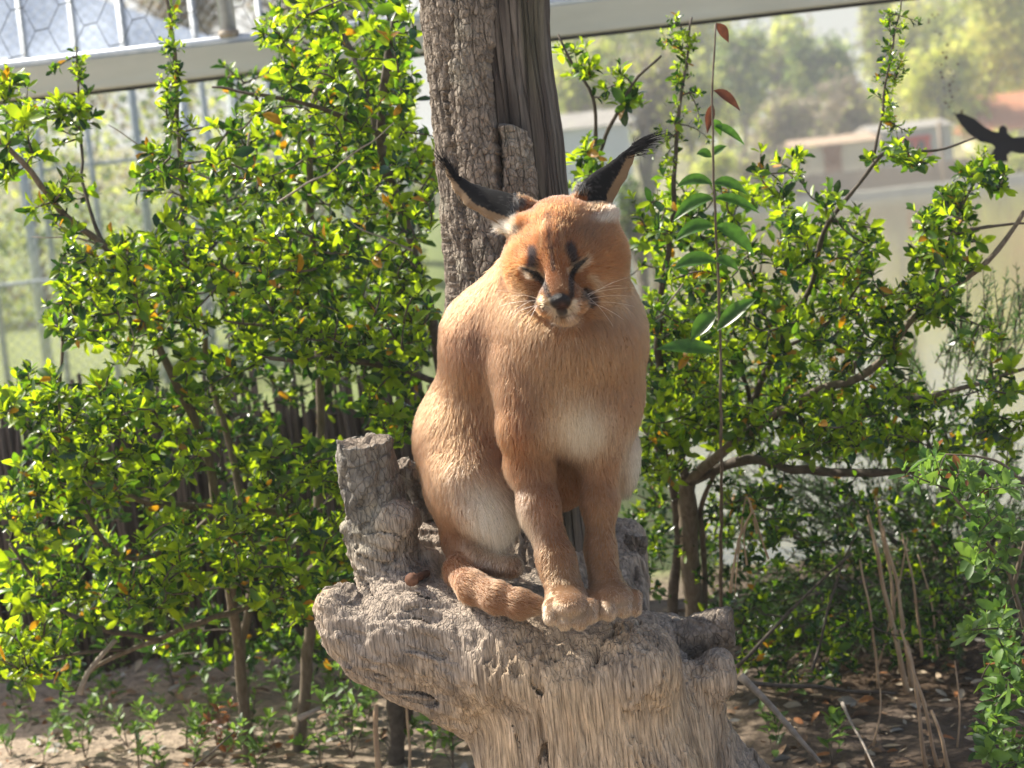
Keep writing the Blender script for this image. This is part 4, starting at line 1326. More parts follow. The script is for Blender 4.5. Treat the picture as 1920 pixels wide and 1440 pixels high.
    blobs = [(1255, 450, 65, 120, 0.8, 1.4, 28), (1395, 425, 110, 80, 0.7, 1.4, 34), (1555, 470, 95, 100, 0.7, 1.3, 44), (1345, 590, 150, 90, 0.7, 1.4, 62), (1560, 640, 140, 80, 0.7, 1.3, 62), (1300, 730, 95, 100, 0.8, 1.4, 58),
             (1480, 800, 190, 70, 0.7, 1.4, 84), (1700, 790, 170, 75, 0.65, 1.1, 56), (1780, 480, 70, 120, 0.7, 1.05, 46), (1690, 570, 60, 50, 0.75, 1.0, 18), (1845, 330, 50, 35, 0.75, 0.95, 10), (1670, 302, 60, 14, 0.8, 1.0, 8), 
             (1175, 175, 45, 40, 0.95, 1.05, 6), (1100, 300, 30, 40, 0.95, 1.1, 8), (1085, 130, 30, 50, 0.95, 1.05, 4), (1240, 850, 50, 60, 0.95, 1.35, 20), (1885, 760, 50, 80, 0.65, 0.95, 22), (1480, 330, 60, 50, 0.8, 1.1, 10), (1840, 640, 40, 40, 0.75, 0.95, 6)]
    s.fill([q[:6] + (int(q[6] * 2.1),) for q in blobs], 0.030, twr=0.0014, every=0.012, clump=0.35)
    s.fill([(1275, 160, 11, 140, 0.93, 0.98, 40), (1668, 140, 8, 140, 0.88, 0.92, 30)], 0.017, twr=0.001, every=0.008)
    s.mix = [0.10, 0.30, 0.58, 0.02]; s.young = 0.2  # darker leaf mix stands in for the shade deep in this shrub
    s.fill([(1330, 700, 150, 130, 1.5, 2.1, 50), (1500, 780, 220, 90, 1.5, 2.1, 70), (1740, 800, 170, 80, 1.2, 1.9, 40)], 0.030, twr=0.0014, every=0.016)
    blobs = [(1480, 960, 180, 70, 0.9, 1.6, 60), (1400, 1090, 120, 90, 1.2, 1.9, 56), (1560, 1090, 110, 80, 1.1, 1.8, 40), (1700, 1000, 130, 90, 1.2, 1.8, 60), (1500, 1190, 130, 50, 1.0, 1.7, 40), (1380, 980, 100, 70, 1.2, 1.8, 40), (1800, 1100, 90, 80, 1.0, 1.5, 30), (1500, 1240, 120, 50, 1.0, 1.7, 40), (1680, 1190, 120, 50, 0.9, 1.6, 36), (1225, 960, 45, 90, 1.2, 1.8, 34), (1220, 1060, 30, 60, 1.3, 1.8, 14)]
    s.fill(blobs, 0.025, twr=0.0013)
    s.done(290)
    # ---------------- pale soft shrub at the right edge
    s = Shrub('leafy_shrub', 'pale soft-leaved shrub drooping at the right edge of the bamboo canes', P(1960, 1500, 0.25) * np.array((1, 1, 0)), kind='pale', seed=8)
    s.mix = [0.42, 0.40, 0.15, 0.03]
    b([(1990, 1560, 0.3), (1950, 1300, 0.3), (1900, 1100, 0.28), (1840, 1000, 0.25), (1790, 930, 0.2)], 0.006, 0.002)
    b([(1950, 1300, 0.3), (1890, 1290, 0.25), (1840, 1270, 0.2)], 0.004, 0.0015)
    b([(1900, 1100, 0.28), (1930, 950, 0.28), (1880, 870, 0.28), (1770, 850, 0.28)], 0.004, 0.0015)
    b([(1965, 1400, 0.3), (1900, 1400, 0.25), (1830, 1410, 0.2)], 0.004, 0.0015)
    s.fill([(1840, 920, 75, 60, 0.15, 0.4, 16), (1870, 1030, 50, 60, 0.15, 0.35, 10), (1860, 1190, 50, 60, 0.1, 0.35, 14), (1880, 1290, 55, 60, 0.1, 0.35, 18), (1880, 1390, 60, 50, 0.1, 0.3, 20), (1720, 890, 60, 30, 0.2, 0.4, 6)], 0.033, every=0.02, twr=0.0012)
    s.done(200)
    # ---------------- privet sapling with broad opposite leaves and a withered top
    s = Shrub('privet_sapling', 'thin upright privet sapling with broad arching leaves and withered brown top leaves', PG(1350, 1300), kind='privet', seed=9, category='sapling')
    s.mix = [1, 0, 0, 0]
    b([PG(1350, 1290) + np.array((0, 0, 0)), P(1352, 900, 0.75), P(1350, 600, 0.66), P(1340, 380, 0.62), P(1336, 200, 0.6), P(1341, 45, 0.6)], 0.0045, 0.0016, name='stem', wig=0.002, raw=True)
    def big(base, tip, w, droop, m, Yt=0.0, bend=0.0):
        a, e = P(*base, 0.63), P(*tip, 0.63 + Yt)
        n = 9
        t = np.linspace(0, 1, n)
        mid = (a + e) / 2 + np.array((0, 0, droop))
        c = ((1 - t) ** 2)[:, None] * a + (2 * t * (1 - t))[:, None] * mid + (t * t)[:, None] * e
        T = np.gradient(c, axis=0); T /= np.linalg.norm(T, axis=1)[:, None]
        side = np.cross(T, np.array((0.1, -1.0, 0.75))); side /= np.linalg.norm(side, axis=1)[:, None]
        nn = np.cross(side, T)
        wd = np.sin(np.pi * np.clip(t, 0, 1) ** 0.85) * w
        wd[0] = 0.0006; wd[-1] = 0.0003
        off = np.array(s.root.location)
        cols = [c + side * wd[:, None] + nn * (wd * 0.45)[:, None], c + side * (wd * 0.5)[:, None] + nn * (wd * 0.12)[:, None], c, c - side * (wd * 0.5)[:, None] + nn * (wd * 0.12)[:, None], c - side * wd[:, None] + nn * (wd * 0.45)[:, None]]
        V = np.stack(cols, 1).reshape(-1, 3) - off
        F = [(i * 5 + j, i * 5 + j + 1, i * 5 + j + 6, i * 5 + j + 5) for i in range(n - 1) for j in range(4)]
        link('leaf', mesh('leaf', V, F, [m]), s.root)
    pm, dm = LM['privet'][0], LM['dry'][0]
    for base, tip, w, dr in (((1336, 345), (1268, 352), 0.012, 0.018), ((1337, 345), (1402, 366), 0.012, 0.018), ((1338, 372), (1262, 415), 0.014, 0.020), ((1339, 372), (1424, 400), 0.011, 0.016), ((1340, 425), (1266, 452), 0.014, 0.020), ((1341, 425), (1415, 480), 0.016, 0.020),
                             ((1342, 490), (1262, 505), 0.015, 0.016), ((1342, 490), (1385, 508), 0.011, 0.014), ((1334, 295), (1306, 289), 0.010, 0.006), ((1335, 292), (1362, 274), 0.008, 0.004), ((1337, 235), (1396, 272), 0.009, 0.012), ((1337, 225), (1352, 255), 0.009, 0.006), ((1344, 590), (1295, 640), 0.016, 0.012), ((1344, 620), (1420, 560), 0.014, 0.012), ((1345, 660), (1230, 655), 0.015, 0.010)):
        big(base, tip, w, dr, pm)
    for base, tip, w, dr in (((1343, 44), (1366, 80), 0.010, 0.004), ((1338, 170), (1388, 208), 0.010, 0.010), ((1336, 195), (1326, 250), 0.008, 0.004)):
        big(base, tip, w, dr, dm)
    s.done(0)
    # ---------------- juniper behind the right shrub
    jun = thing('juniper_bush', 'dark feathery juniper bush behind the pale shrub at the pond side', 'bush', PG(1800, 1180))
    off = np.array(jun.location)
    r = np.random.default_rng(12)
    mb = MB(); st = MB()
    hub = P(1780, 1020, 1.7)
    V3, F3 = [], []
    for (cx, cy, rx, ry, y0, y1, n) in ((1870, 590, 70, 40, 1.2, 1.6, 26), (1840, 660, 80, 40, 1.2, 1.7, 22), (1640, 690, 110, 40, 1.3, 1.9, 26), (1800, 960, 130, 110, 1.3, 2.0, 170), (1650, 1000, 130, 90, 1.5, 2.1, 120), (1470, 950, 90, 60, 1.6, 2.1, 60), (1880, 1050, 60, 90, 1.2, 1.6, 60), (1560, 1150, 160, 60, 1.5, 2.1, 120), (1760, 1160, 130, 60, 1.3, 1.9, 110), (1420, 1130, 60, 60, 1.6, 2.1, 40), (1560, 850, 120, 50, 1.7, 2.1, 26)):
        for _ in range(n):
            q = P(cx + r.uniform(-1, 1) * rx, cy + r.uniform(-1, 1) * ry, r.uniform(y0, y1))
            ax = q - hub; ax = ax / np.linalg.norm(ax) + np.array((0, -0.2, 0.35)) + r.normal(0, 0.3, 3); ax /= np.linalg.norm(ax)
            ln = r.uniform(0.10, 0.20)
            p = np.array([q - ax * ln * 0.5, q, q + ax * ln * 0.5 + np.array((0, 0, 0.01))])
            st.tube(p - off, [0.0018, 0.0013, 0.0006], 3, False)
            for k in range(26):
                t = r.uniform(0, 1)
                o = q + ax * ln * (t - 0.5)
                sd = r.normal(0, 1, 3); sd -= ax * (sd @ ax); sd /= np.linalg.norm(sd) + 1e-9
                dd = ax * 0.75 + sd * 0.65; dd /= np.linalg.norm(dd)
                l2 = r.uniform(0.012, 0.035) * (1.2 - 0.7 * t)
                wv = np.cross(dd, r.normal(0, 1, 3)); wv /= np.linalg.norm(wv) + 1e-9
                i0 = len(V3)
                V3 += [o - wv * 0.0009 - off, o + wv * 0.0009 - off, o + dd * l2 * 0.6 + wv * 0.0015 - off, o + dd * l2 - off, o + dd * l2 * 0.6 - wv * 0.0015 - off]
                F3.append((i0, i0 + 1, i0 + 2, i0 + 3, i0 + 4))
    link('foliage', mesh('juniper_foliage', np.array(V3), F3, LM['juniper']), jun)['kind'] = 'stuff'
    link('twigs', st.build('juniper_twigs', [LM['darkstem']]), jun)['kind'] = 'stuff'
    base = PG(1800, 1180)
    for tgt in ((1860, 620, 1.4), (1680, 720, 1.6), (1650, 960, 1.8), (1480, 950, 1.9), (1880, 1000, 1.4)):
        e = P(*tgt)
        V, F = tube(smooth_path([base, (base + e) / 2 + np.array((0.03, 0, 0.08)), e], 0.03) - off, np.linspace(0.009, 0.003, len(smooth_path([base, (base + e) / 2 + np.array((0.03, 0, 0.08)), e], 0.03))), 6)
        link('branch', mesh('branch', V, F, [LM['darkstem']]), jun)
    # ---------------- dry canes and sticks on the shaded bank
    grp = 'dry canes standing in the dark bank'
    def cane(pts, r0, r1, mat, label, name='dry_cane', category='cane', group=grp):
        p = smooth_path([P(*q) for q in pts], 0.03)
        p = p + 0.004 * np.stack([vnoise(p * 14, q) for q in (1, 2, 3)], 1)
        o0 = p[0].copy()
        rad = np.linspace(r0, r1, len(p)) * (1 + 0.18 * (np.arange(len(p)) % 5 == 0))
        V, F = tube(p - o0, rad, 7)
        o = link(name, mesh(name, V, F, [LM[mat]]), label=label, category=category)
        if group: o['group'] = group
        o.location = Vector(o0)
        return o
    for i, (x0, y0, x1, y1, Y, rr) in enumerate(((1700, 1300, 1622, 960, 1.0, 0.0055), (1712, 1290, 1655, 985, 1.05, 0.005), (1690, 1260, 1640, 930, 1.1, 0.004), (1648, 1290, 1612, 1050, 0.95, 0.003), (1735, 1440, 1700, 1210, 0.7, 0.004), (1758, 1440, 1690, 1180, 0.65, 0.0035), (1780, 1450, 1745, 1330, 0.6, 0.004), (1645, 1250, 1700, 1010, 1.15, 0.0025), (1730, 1230, 1690, 1000, 1.1, 0.003), (1760, 1230, 1720, 1040, 1.1, 0.0022), (1795, 1400, 1790, 1240, 0.8, 0.002), (1640, 1400, 1650, 1290, 0.8, 0.0022))):
        cane([(x0, y0, Y), ((x0 + x1) / 2 + 6, (y0 + y1) / 2, Y), (x1, y1, Y + 0.03)], rr, rr * 0.6, 'cane', 'tall bleached dry cane in the clump beside the juniper bush' if Y > 0.9 else 'short bleached dry cane standing in front of the tall cane clump')
    for i, (pts, rr) in enumerate((([(1390, 1270, 0.6), (1470, 1350, 0.55), (1540, 1430, 0.5)], 0.007), ([(1580, 1320, 0.7), (1610, 1380, 0.6), (1640, 1450, 0.5)], 0.003), ([(1380, 1250, 0.9), (1500, 1130, 0.9), (1600, 1040, 0.9)], 0.004), ([(1520, 1260, 0.9), (1560, 1120, 0.95), (1610, 990, 0.95)], 0.003), ([(1380, 1280, 0.8), (1540, 1290, 0.9), (1680, 1300, 1.0)], 0.005), ([(1420, 1000, 1.0), (1400, 930, 1.0), (1375, 1120, 1.0)], 0.002), ([(1370, 1110, 0.9), (1385, 1010, 0.9), (1410, 960, 0.9), (1400, 930, 0.9)], 0.003), ([(1400, 1060, 0.9), (1395, 1000, 0.9), (1412, 955, 0.9)], 0.002), ([(1440, 1050, 0.9), (1420, 980, 0.9), (1405, 940, 0.9)], 0.002))):
        lab = ['thick grey stick leaning on the dark soil beside the stump', 'thin pale stick on the dark soil below the canes', 'dark slanting stick crossing behind the right limb of the stump', 'thin dark stick rising from the shaded bank', 'dark stick lying along the shaded bank', 'thin pale root hanging under the right shrub', 'curved pale root hanging under the right shrub', 'short pale root hanging beside the curved root', 'thin brown root hanging under the right shrub'][i]
        cane(pts, rr, rr * 0.5, 'cane' if i >= 5 else ('greystick' if i < 2 else 'darkstem'), lab, 'stick' if i < 5 else 'hanging_root', 'stick' if i < 5 else 'root', None)
    # sticks on the left below the shrub
    for i, (pts, rr, m) in enumerate((([(150, 1300, 0.9), (165, 1260, 0.9), (215, 1200, 0.9)], 0.006, 'greystick'), ([(712, 1450, 0.9), (706, 1380, 0.9), (705, 1320, 0.9)], 0.006, 'cane'), ([(768, 1450, 1.0), (766, 1380, 1.0), (762, 1300, 1.0)], 0.003, 'cane'), ([(560, 1350, 0.9), (600, 1330, 0.9)], 0.006, 'greystick'), ([(360, 1440, 0.7), (400, 1410, 0.7), (440, 1375, 0.7)], 0.002, 'darkstem'), ([(745, 1450, 1.2), (740, 1300, 1.2)], 0.02, 'darkstem'))):
        lab = ['forked pale stick leaning under the left shrub', 'thick split cane standing under the left arm of the stump', 'thin tan cane under the left arm of the stump', 'broken pale stick end lying in the litter left of the stump', 'thin dark twig lying among red leaves', 'dark upright post-like stem under the left arm of the stump'][i]
        cane(pts, rr, rr * 0.7, m, lab, 'stick', 'stick', None)
    # ---------------- seedlings in the litter
    r = np.random.default_rng(31)
    spots = [(545, 1310, 1), (330, 1270, 0), (400, 1330, 0), (240, 1380, 0), (160, 1400, 0), (470, 1290, 0), (300, 1340, 0), (80, 1410, 0), (620, 1290, 0), (660, 1400, 1), (600, 1420, 0), (850, 1420, 2), (880, 1380, 2), (210, 1300, 0), (420, 1400, 3), (360, 1430, 0), (520, 1390, 0), (300, 1440, 0), (690, 1330, 0), (40, 1340, 0), (470, 1350, 0), (190, 1340, 0), (260, 1420, 0), (120, 1360, 0), (350, 1390, 0), (560, 1360, 0), (640, 1350, 0), (480, 1430, 0), (20, 1400, 0), (740, 1390, 0), (800, 1420, 0), (1450, 1400, 0), (1560, 1410, 0), (1480, 1300, 0)]
    for i, (x, y, t) in enumerate(spots):
        base = PG(x, y + 22)
        if base[1] > 2.2: base = PG(x, 1330 + r.uniform(0, 60))
        lab = {0: 'small yellow-green seedling growing out of the leaf litter', 1: 'larger bright seedling in the litter beside the left arm of the stump', 2: 'leafy shoot growing beside the foot of the stump', 3: 'low sprig of reddish leaves in the litter'}[t]
        if t == 0:
            lab = ('small yellow-green seedling on the dark soil right of the stump' if x > 1000 else 'small yellow-green seedling growing close under the left arm of the stump' if x > 580 else
                   'small yellow-green seedling in the litter around the reddish sprigs' if x > 280 else 'small yellow-green seedling in the litter below the forked pale stick')
        s = Shrub('seedling', lab, base, kind='pale', seed=100 + i, group='seedlings in the litter', category='seedling')
        s.mix = [0.65, 0.3, 0.05, 0.0] if t < 3 else [0.1, 0.1, 0.0, 0.8]
        for k in range(3 if t == 0 else 5):
            h = r.uniform(0.05, 0.12) * (1.6 if t in (1, 2) else 1.0)
            e = base + np.array((r.normal(0, 0.03), r.normal(0, 0.03), h))
            p = smooth_path([base, (base + e) / 2 + r.normal(0, 0.008, 3), e], 0.012)
            V, F = tube(p - s.off, np.linspace(0.0014, 0.0006, len(p)), 4)
            link('stem', mesh('stem', V, F, [LM['stem']]), s.root)
            s.shoot(p, 0.032, 0.012, 0.3)
        if t == 3:
            s.leaf = [(a, b_, c_, d_, e_, 3 if r.random() < 0.8 else 0) for (a, b_, c_, d_, e_, f_) in s.leaf]
        s.done(60)
# ================================================================ the place: ground, pond, enclosure, far bank
WATER_Z = -1.3
def ground_z(x, y):
    x, y = np.asarray(x, float), np.asarray(y, float)
    xb = -0.6 - 0.02 * np.clip(y - 8, 0, 60)
    basin = sstep(0.0, 3.5, x - xb) * sstep(2.8, 4.3, y) * sstep(75.5, 73.0, y)
    z = -2.6 * basin
    z = z + sstep(75.0, 100.0, y) * 1.6 - sstep(70, 74, y) * 1.05 * sstep(-3, 1, x - xb)
    z = z + np.clip(y - 20, 0, 80) * 0.035 * sstep(1, -4, x - xb)
    return z

def build_place():
    # ---------------- ground
    def axis(lo, hi, near_lo, near_hi, d):
        a = np.arange(near_lo, near_hi + 1e-6, d)
        up = [near_hi]; st = d
        while up[-1] < hi: st *= 1.22; up.append(up[-1] + st)
        dn = [near_lo]; st = d
        while dn[-1] > lo: st *= 1.22; dn.append(dn[-1] - st)
        return np.unique(np.concatenate([a, up, dn]))
    xs, ys = axis(-500, 500, -2.2, 2.6, 0.04), axis(-60, 900, -0.6, 4.0, 0.04)
    X, Y = np.meshgrid(xs, ys)
    p3 = np.stack([X, Y, X * 0], -1)
    near = (np.abs(X) < 8) & (Y < 9) & (Y > -6)
    Z = ground_z(X, Y) + np.where(near, 0.03 * fbm(p3 * 2.2, 3, 2) + 0.012 * fbm(p3 * 13, 3, 4), 0.0) + np.where(Y > 76, 0.5 * fbm(p3 * 0.06, 2, 5), 0)
    V = np.stack([X, Y, Z], -1).reshape(-1, 3)
    nx, ny = len(xs), len(ys)
    i = np.arange(ny - 1)[:, None] * nx; j = np.arange(nx - 1)[None]
    Q = np.stack([i + j, i + j + 1, i + nx + j + 1, i + nx + j], -1).reshape(-1, 4)
    n1 = fbm(p3 * 3.0, 4, 11)
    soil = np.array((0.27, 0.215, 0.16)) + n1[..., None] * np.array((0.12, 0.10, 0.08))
    dark = np.array((0.085, 0.062, 0.045)) + n1[..., None] * 0.03  # dark soil on the right, with the shrub's shade painted in
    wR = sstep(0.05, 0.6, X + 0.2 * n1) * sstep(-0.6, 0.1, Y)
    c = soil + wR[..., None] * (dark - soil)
    grass = np.array((0.17, 0.20, 0.07)) + fbm(p3 * 0.7, 3, 13)[..., None] * np.array((0.06, 0.05, 0.02))
    wg = sstep(2.6, 3.6, Y + 0.5 * n1)
    c = c + wg[..., None] * (grass - c)
    tanb = np.array((0.30, 0.25, 0.16))
    wb = sstep(72, 75, Y)
    c = c + wb[..., None] * 0.6 * (tanb - c)
    bounce_pale = np.array((0.42, 0.38, 0.32))  # unseen camera-side ground, made pale to bounce warm fill light
    wp = sstep(-0.9, -1.6, Y)
    c = c + wp[..., None] * (bounce_pale - c)
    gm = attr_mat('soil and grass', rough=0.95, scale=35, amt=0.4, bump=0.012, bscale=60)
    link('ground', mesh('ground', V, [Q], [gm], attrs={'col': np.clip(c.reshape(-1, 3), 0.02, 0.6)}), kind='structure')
    # ---------------- water
    wm, nt, b, out = nodes('pond water')
    b.inputs['Base Color'].default_value = (0.17, 0.145, 0.07, 1)
    b.inputs['Roughness'].default_value = 0.06
    b.inputs['IOR'].default_value = 1.33
    b.inputs['Specular IOR Level'].default_value = 0.6
    tc = nt.nodes.new('ShaderNodeTexCoord'); mp = nt.nodes.new('ShaderNodeMapping'); mp.inputs['Scale'].default_value = (1.2, 2.6, 1)
    nz = nt.nodes.new('ShaderNodeTexNoise'); nz.inputs['Scale'].default_value = 2.2; nz.inputs['Detail'].default_value = 3
    bp = nt.nodes.new('ShaderNodeBump'); bp.inputs['Distance'].default_value = 0.010; bp.inputs['Strength'].default_value = 0.5
    nt.links.new(tc.outputs['Object'], mp.inputs['Vector']); nt.links.new(mp.outputs['Vector'], nz.inputs['Vector'])
    nt.links.new(nz.outputs['Fac'], bp.inputs['Height']); nt.links.new(bp.outputs['Normal'], b.inputs['Normal'])
    link('pond_water', mesh('pond_water', [(-4, 3, WATER_Z), (90, 3, WATER_Z), (90, 75.5, WATER_Z), (-4, 75.5, WATER_Z)], [(0, 1, 2, 3)], [wm]), kind='structure')
    # ---------------- litter
    r = np.random.default_rng(44)
    n = 5200
    x = r.uniform(-1.7, 2.0, n); y = r.uniform(-0.6, 2.4, n)
    pos = np.stack([x, y, 0 * x], 1)
    pos[:, 2] = 0.03 * fbm(pos * np.array((2.2, 2.2, 0)), 3, 2) + 0.012 * fbm(pos * np.array((13, 13, 0)), 3, 4) + 0.004
    d = r.normal(0, 1, (n, 3)) * np.array((1, 1, 0.25)); up = np.tile((0, 0, 1.0), (n, 1)) + r.normal(0, 0.45, (n, 3))
    lm = [plain('brown litter leaf', (0.17, 0.105, 0.06), (0.28, 0.18, 0.11), 30, 0.8), plain('tan litter leaf', (0.36, 0.27, 0.18), (0.46, 0.37, 0.26), 30, 0.8), plain('grey litter leaf', (0.24, 0.22, 0.19), (0.36, 0.34, 0.30), 30, 0.8), plain('russet litter leaf', (0.28, 0.11, 0.04), (0.34, 0.16, 0.06), 30, 0.8)]
    link('leaf_litter', leaves_mesh('leaf_litter', pos, basis(d, up), r.uniform(0.015, 0.045, n), r.integers(0, 4, n), r.choice(4, n, p=[0.4, 0.3, 0.2, 0.1]), lm), kind='stuff', label='fallen brown and tan leaves lying on the soil', category='leaf litter')
    # ---------------- enclosure rear wall
    YW = 2.5
    galv = plain('galvanised pipe', (0.36, 0.40, 0.44), (0.50, 0.53, 0.56), 30, 0.45, 0.0004, metal=0.35)
    cream = plain('cream painted beam', (0.60, 0.58, 0.45), (0.70, 0.68, 0.54), 9, 0.5, 0.0004, stretch=(0.3, 1, 1))
    wall = thing('enclosure_wall', 'glass rear wall of the enclosure with a long cream top beam and pipe rail', 'glass wall', (0, YW, 0))
    zb0, zb1 = P(0, 192, YW)[2], P(1060, 70, YW)[2]
    zt0 = P(0, 133, YW)[2]
    slope = (zb1 - zb0) / (P(1060, 70, YW)[0] - P(0, 192, YW)[0])
    hB = zt0 - zb0
    x0, x1 = -2.4, 2.6
    xa = P(0, 192, YW)[0]
    def zz(x): return zb0 + slope * (x - xa)
    mb = MB()
    def prism(xl, xr, ya, yb, dz0, dz1):
        V = [(xx, yy, zz(xx) + dz) for xx in (xl, xr) for yy in (ya, yb) for dz in (dz0, dz1)]
        mb.add(V, [(0, 1, 3, 2), (4, 6, 7, 5), (0, 4, 5, 1), (2, 3, 7, 6), (0, 2, 6, 4), (1, 5, 7, 3)])
    prism(x0, x1, -0.035, 0.035, 0, hB)
    link('beam', mb.build('beam', [cream], False), wall)
    mb = MB(); prism(x0, x1, -0.041, -0.0355, 0.004, 0.016); link('beam_lip', mb.build('beam_lip', [cream], False), wall)
    mb = MB(); prism(x0, x1, -0.030, 0.030, -0.006, -0.0005)
    link('seal', mb.build('seal', [plain('black rubber seal', (0.02, 0.02, 0.02), (0.04, 0.04, 0.04), 40, 0.7)], False), wall)
    mb = MB(); mb.tube([(x0, 0, zz(x0) + hB + 0.010), (x1, 0, zz(x1) + hB + 0.010)], 0.0145, 14); link('top_rail', mb.build('top_rail', [galv]), wall)
    for px_ in (430,):
        a = P(px_, 70, YW)
        mb = MB(); mb.tube([(a[0], 0, zz(a[0]) + hB + 0.02), (a[0], 0, a[2] + 1.2)], 0.021, 14); post = link('post', mb.build('post', [galv]), wall)
        mb = MB(); mb.tube([(a[0], 0, zz(a[0]) + hB + 0.018), (a[0], 0, zz(a[0]) + hB + 0.035)], 0.026, 14)
        link('collar', mb.build('collar', [plain('stained collar', (0.25, 0.19, 0.12), (0.42, 0.38, 0.32), 60, 0.7)]), post)
    gl = bpy.data.materials.new('window glass'); gl.use_nodes = True
    nt = gl.node_tree; nt.nodes.remove(nt.nodes['Principled BSDF'])
    tr = nt.nodes.new('ShaderNodeBsdfTransparent'); tr.inputs['Color'].default_value = (0.95, 0.97, 0.96, 1)
    go = nt.nodes.new('ShaderNodeBsdfGlossy'); go.inputs['Roughness'].default_value = 0.02
    fr = nt.nodes.new('ShaderNodeFresnel'); fr.inputs['IOR'].default_value = 1.45
    mx = nt.nodes.new('ShaderNodeMixShader')
    nt.links.new(fr.outputs[0], mx.inputs[0]); nt.links.new(tr.outputs[0], mx.inputs[1]); nt.links.new(go.outputs[0], mx.inputs[2]); nt.links.new(mx.outputs[0], nt.nodes['Material Output'].inputs['Surface'])
    for xl, xr in ((x0, P(930, 500, YW)[0] - 0.004), (P(930, 500, YW)[0] + 0.004, x1)):
        mb = MB()
        V = [(xx, yy, zv) for xx in (xl, xr) for yy in (-0.006, 0.006) for zv in (-0.05, zz(xx) - 0.007)]
        mb.add(V, [(0, 1, 3, 2), (4, 6, 7, 5), (0, 4, 5, 1), (2, 3, 7, 6), (0, 2, 6, 4), (1, 5, 7, 3)])
        link('glass_pane', mb.build('glass_pane', [gl], False), wall)
    # hexagonal netting above the beam
    wire = plain('dark wire', (0.07, 0.07, 0.07), (0.13, 0.13, 0.13), 60, 0.6, metal=0.4)
    mb = MB()
    cw, ch = 0.125, 0.062
    zb = zt0 + 0.03
    for ix in range(-2, 17):
        for iz in range(0, 8):
            cx = x0 + 0.6 + ix * cw + (iz % 2) * cw / 2
            z0 = zz(cx) + hB + 0.03 + iz * ch
            y0 = 0.10 * iz * 0.3
            pts = [(cx, y0, z0), (cx + cw * 0.27, y0 + 0.004, z0 + 0.004), (cx + cw / 2, y0 + 0.03, z0 + ch)]
            mb.tube(pts[:2], 0.0013, 4, False); mb.tube(pts[1:], 0.0011, 4, False)
            mb.tube([(cx, y0, z0), (cx - cw * 0.23, y0 + 0.03, z0 + ch)], 0.0011, 4, False)
    nt_o = link('wire_netting', mb.build('wire_netting', [wire]), wall); nt_o['kind'] = 'stuff'
    # ---------------- bird of prey stickers on the glass
    black = plain('black vinyl sticker', (0.012, 0.012, 0.013), (0.02, 0.02, 0.022), 20, 0.55)
    def sticker(pts, Y, label):
        W = np.array([P(x, y, Y) for x, y in pts])
        o0 = W.mean(0)
        n = len(W)
        V = np.concatenate([W - o0, W - o0 + np.array((0, 0.0006, 0))])
        F = [tuple(range(n)), tuple(range(2 * n - 1, n - 1, -1))] + [(i, i + n, (i + 1) % n + n, (i + 1) % n) for i in range(n)]
        o = link('bird_sticker', mesh('bird_sticker', V, F, [black], False), label=label, category='sticker', group='bird stickers on the glass wall')
        o.location = Vector(o0)
    bird = [(1790, 214), (1803, 212), (1826, 222), (1846, 238), (1862, 246), (1872, 248), (1874, 238), (1881, 235), (1888, 240), (1889, 250), (1900, 258), (1922, 256), (1960, 262), (1990, 282), (2004, 300), (1985, 296), (1962, 290), (1930, 288), (1912, 288), (1896, 284), (1888, 290), (1890, 302), (1868, 304), (1853, 301), (1866, 276), (1860, 270), (1838, 266), (1818, 252), (1802, 234)]
    sticker(bird[::-1], YW - 0.0085, 'black soaring bird silhouette sticker on the glass in front of the far pond bank')
    b2 = [(1.12 * (x - 1880), 0.95 * (y - 262)) for x, y in bird]
    sticker([(325 - x * 0.86, 482 + y * 0.9 + 0.12 * -x) for x, y in b2], YW - 0.0085, 'black soaring bird silhouette sticker on the glass behind the left shrub')
    # cobweb with caught crumbs hanging by the right sticker
    mb = MB(); r = np.random.default_rng(5)
    for k in range(46):
        t = r.random()
        q = P(1748 + t * 45 + r.normal(0, 9), 20 + t * 200 + r.normal(0, 6), YW - 0.12)
        s_ = r.uniform(0.0012, 0.0045)
        mb.box(q, (s_, s_ * 0.5, s_ * 1.3), Matrix.Rotation(r.uniform(0, 3), 3, 'Y'))
    a, bq = P(1745, 5, YW - 0.12), P(1794, 225, YW - 0.10)
    mb.tube([a, (a + bq) / 2 + np.array((0.004, 0, 0)), bq], 0.0002, 3)
    link('cobweb', mb.build('cobweb', [LM['dry'][0]]), label='strand of cobweb with caught crumbs hanging above the right bird sticker', category='cobweb')
    # ---------------- low reed screen inside the glass on the left
    scr = thing('reed_screen', 'low screen of dull brown reeds behind the left shrub', 'reed screen', (P(300, 900, 2.4)[0], 2.36, 0))
    reed_m = [plain('brown reed', (0.085, 0.06, 0.043), (0.15, 0.11, 0.08), 25, 0.85, 0.001, stretch=(2, 2, 0.2)), plain('grey reed', (0.10, 0.075, 0.056), (0.17, 0.13, 0.10), 25, 0.85, 0.001, stretch=(2, 2, 0.2))]
    base = []
    for k in range(4):
        V, F = tube(np.array([(0, 0, 0), (0.004 * (k - 1), 0.003, 0.33), (0, 0, 0.66 + 0.03 * k)]), [0.0088, 0.0082, 0.007], 6)
        base.append(mesh('reed', V, F, [reed_m[k % 2]]))
    r = np.random.default_rng(6)
    xl, xr = P(-60, 900, 2.36)[0], P(900, 900, 2.36)[0]
    nre = 210
    for k in range(nre):
        o = link('reed', base[int(r.integers(4))], scr)
        o.location = (xl + (xr - xl) * (k + r.uniform(-0.25, 0.25)) / nre - scr.location.x, r.normal(0, 0.012), r.uniform(-0.02, 0.02))
        o.rotation_euler = (r.normal(0, 0.02), r.normal(0, 0.035), r.random() * 6)
        o.scale = (0.8, 0.8, r.uniform(0.90, 1.0))
    mv, mf = [], []
    nmx = 60
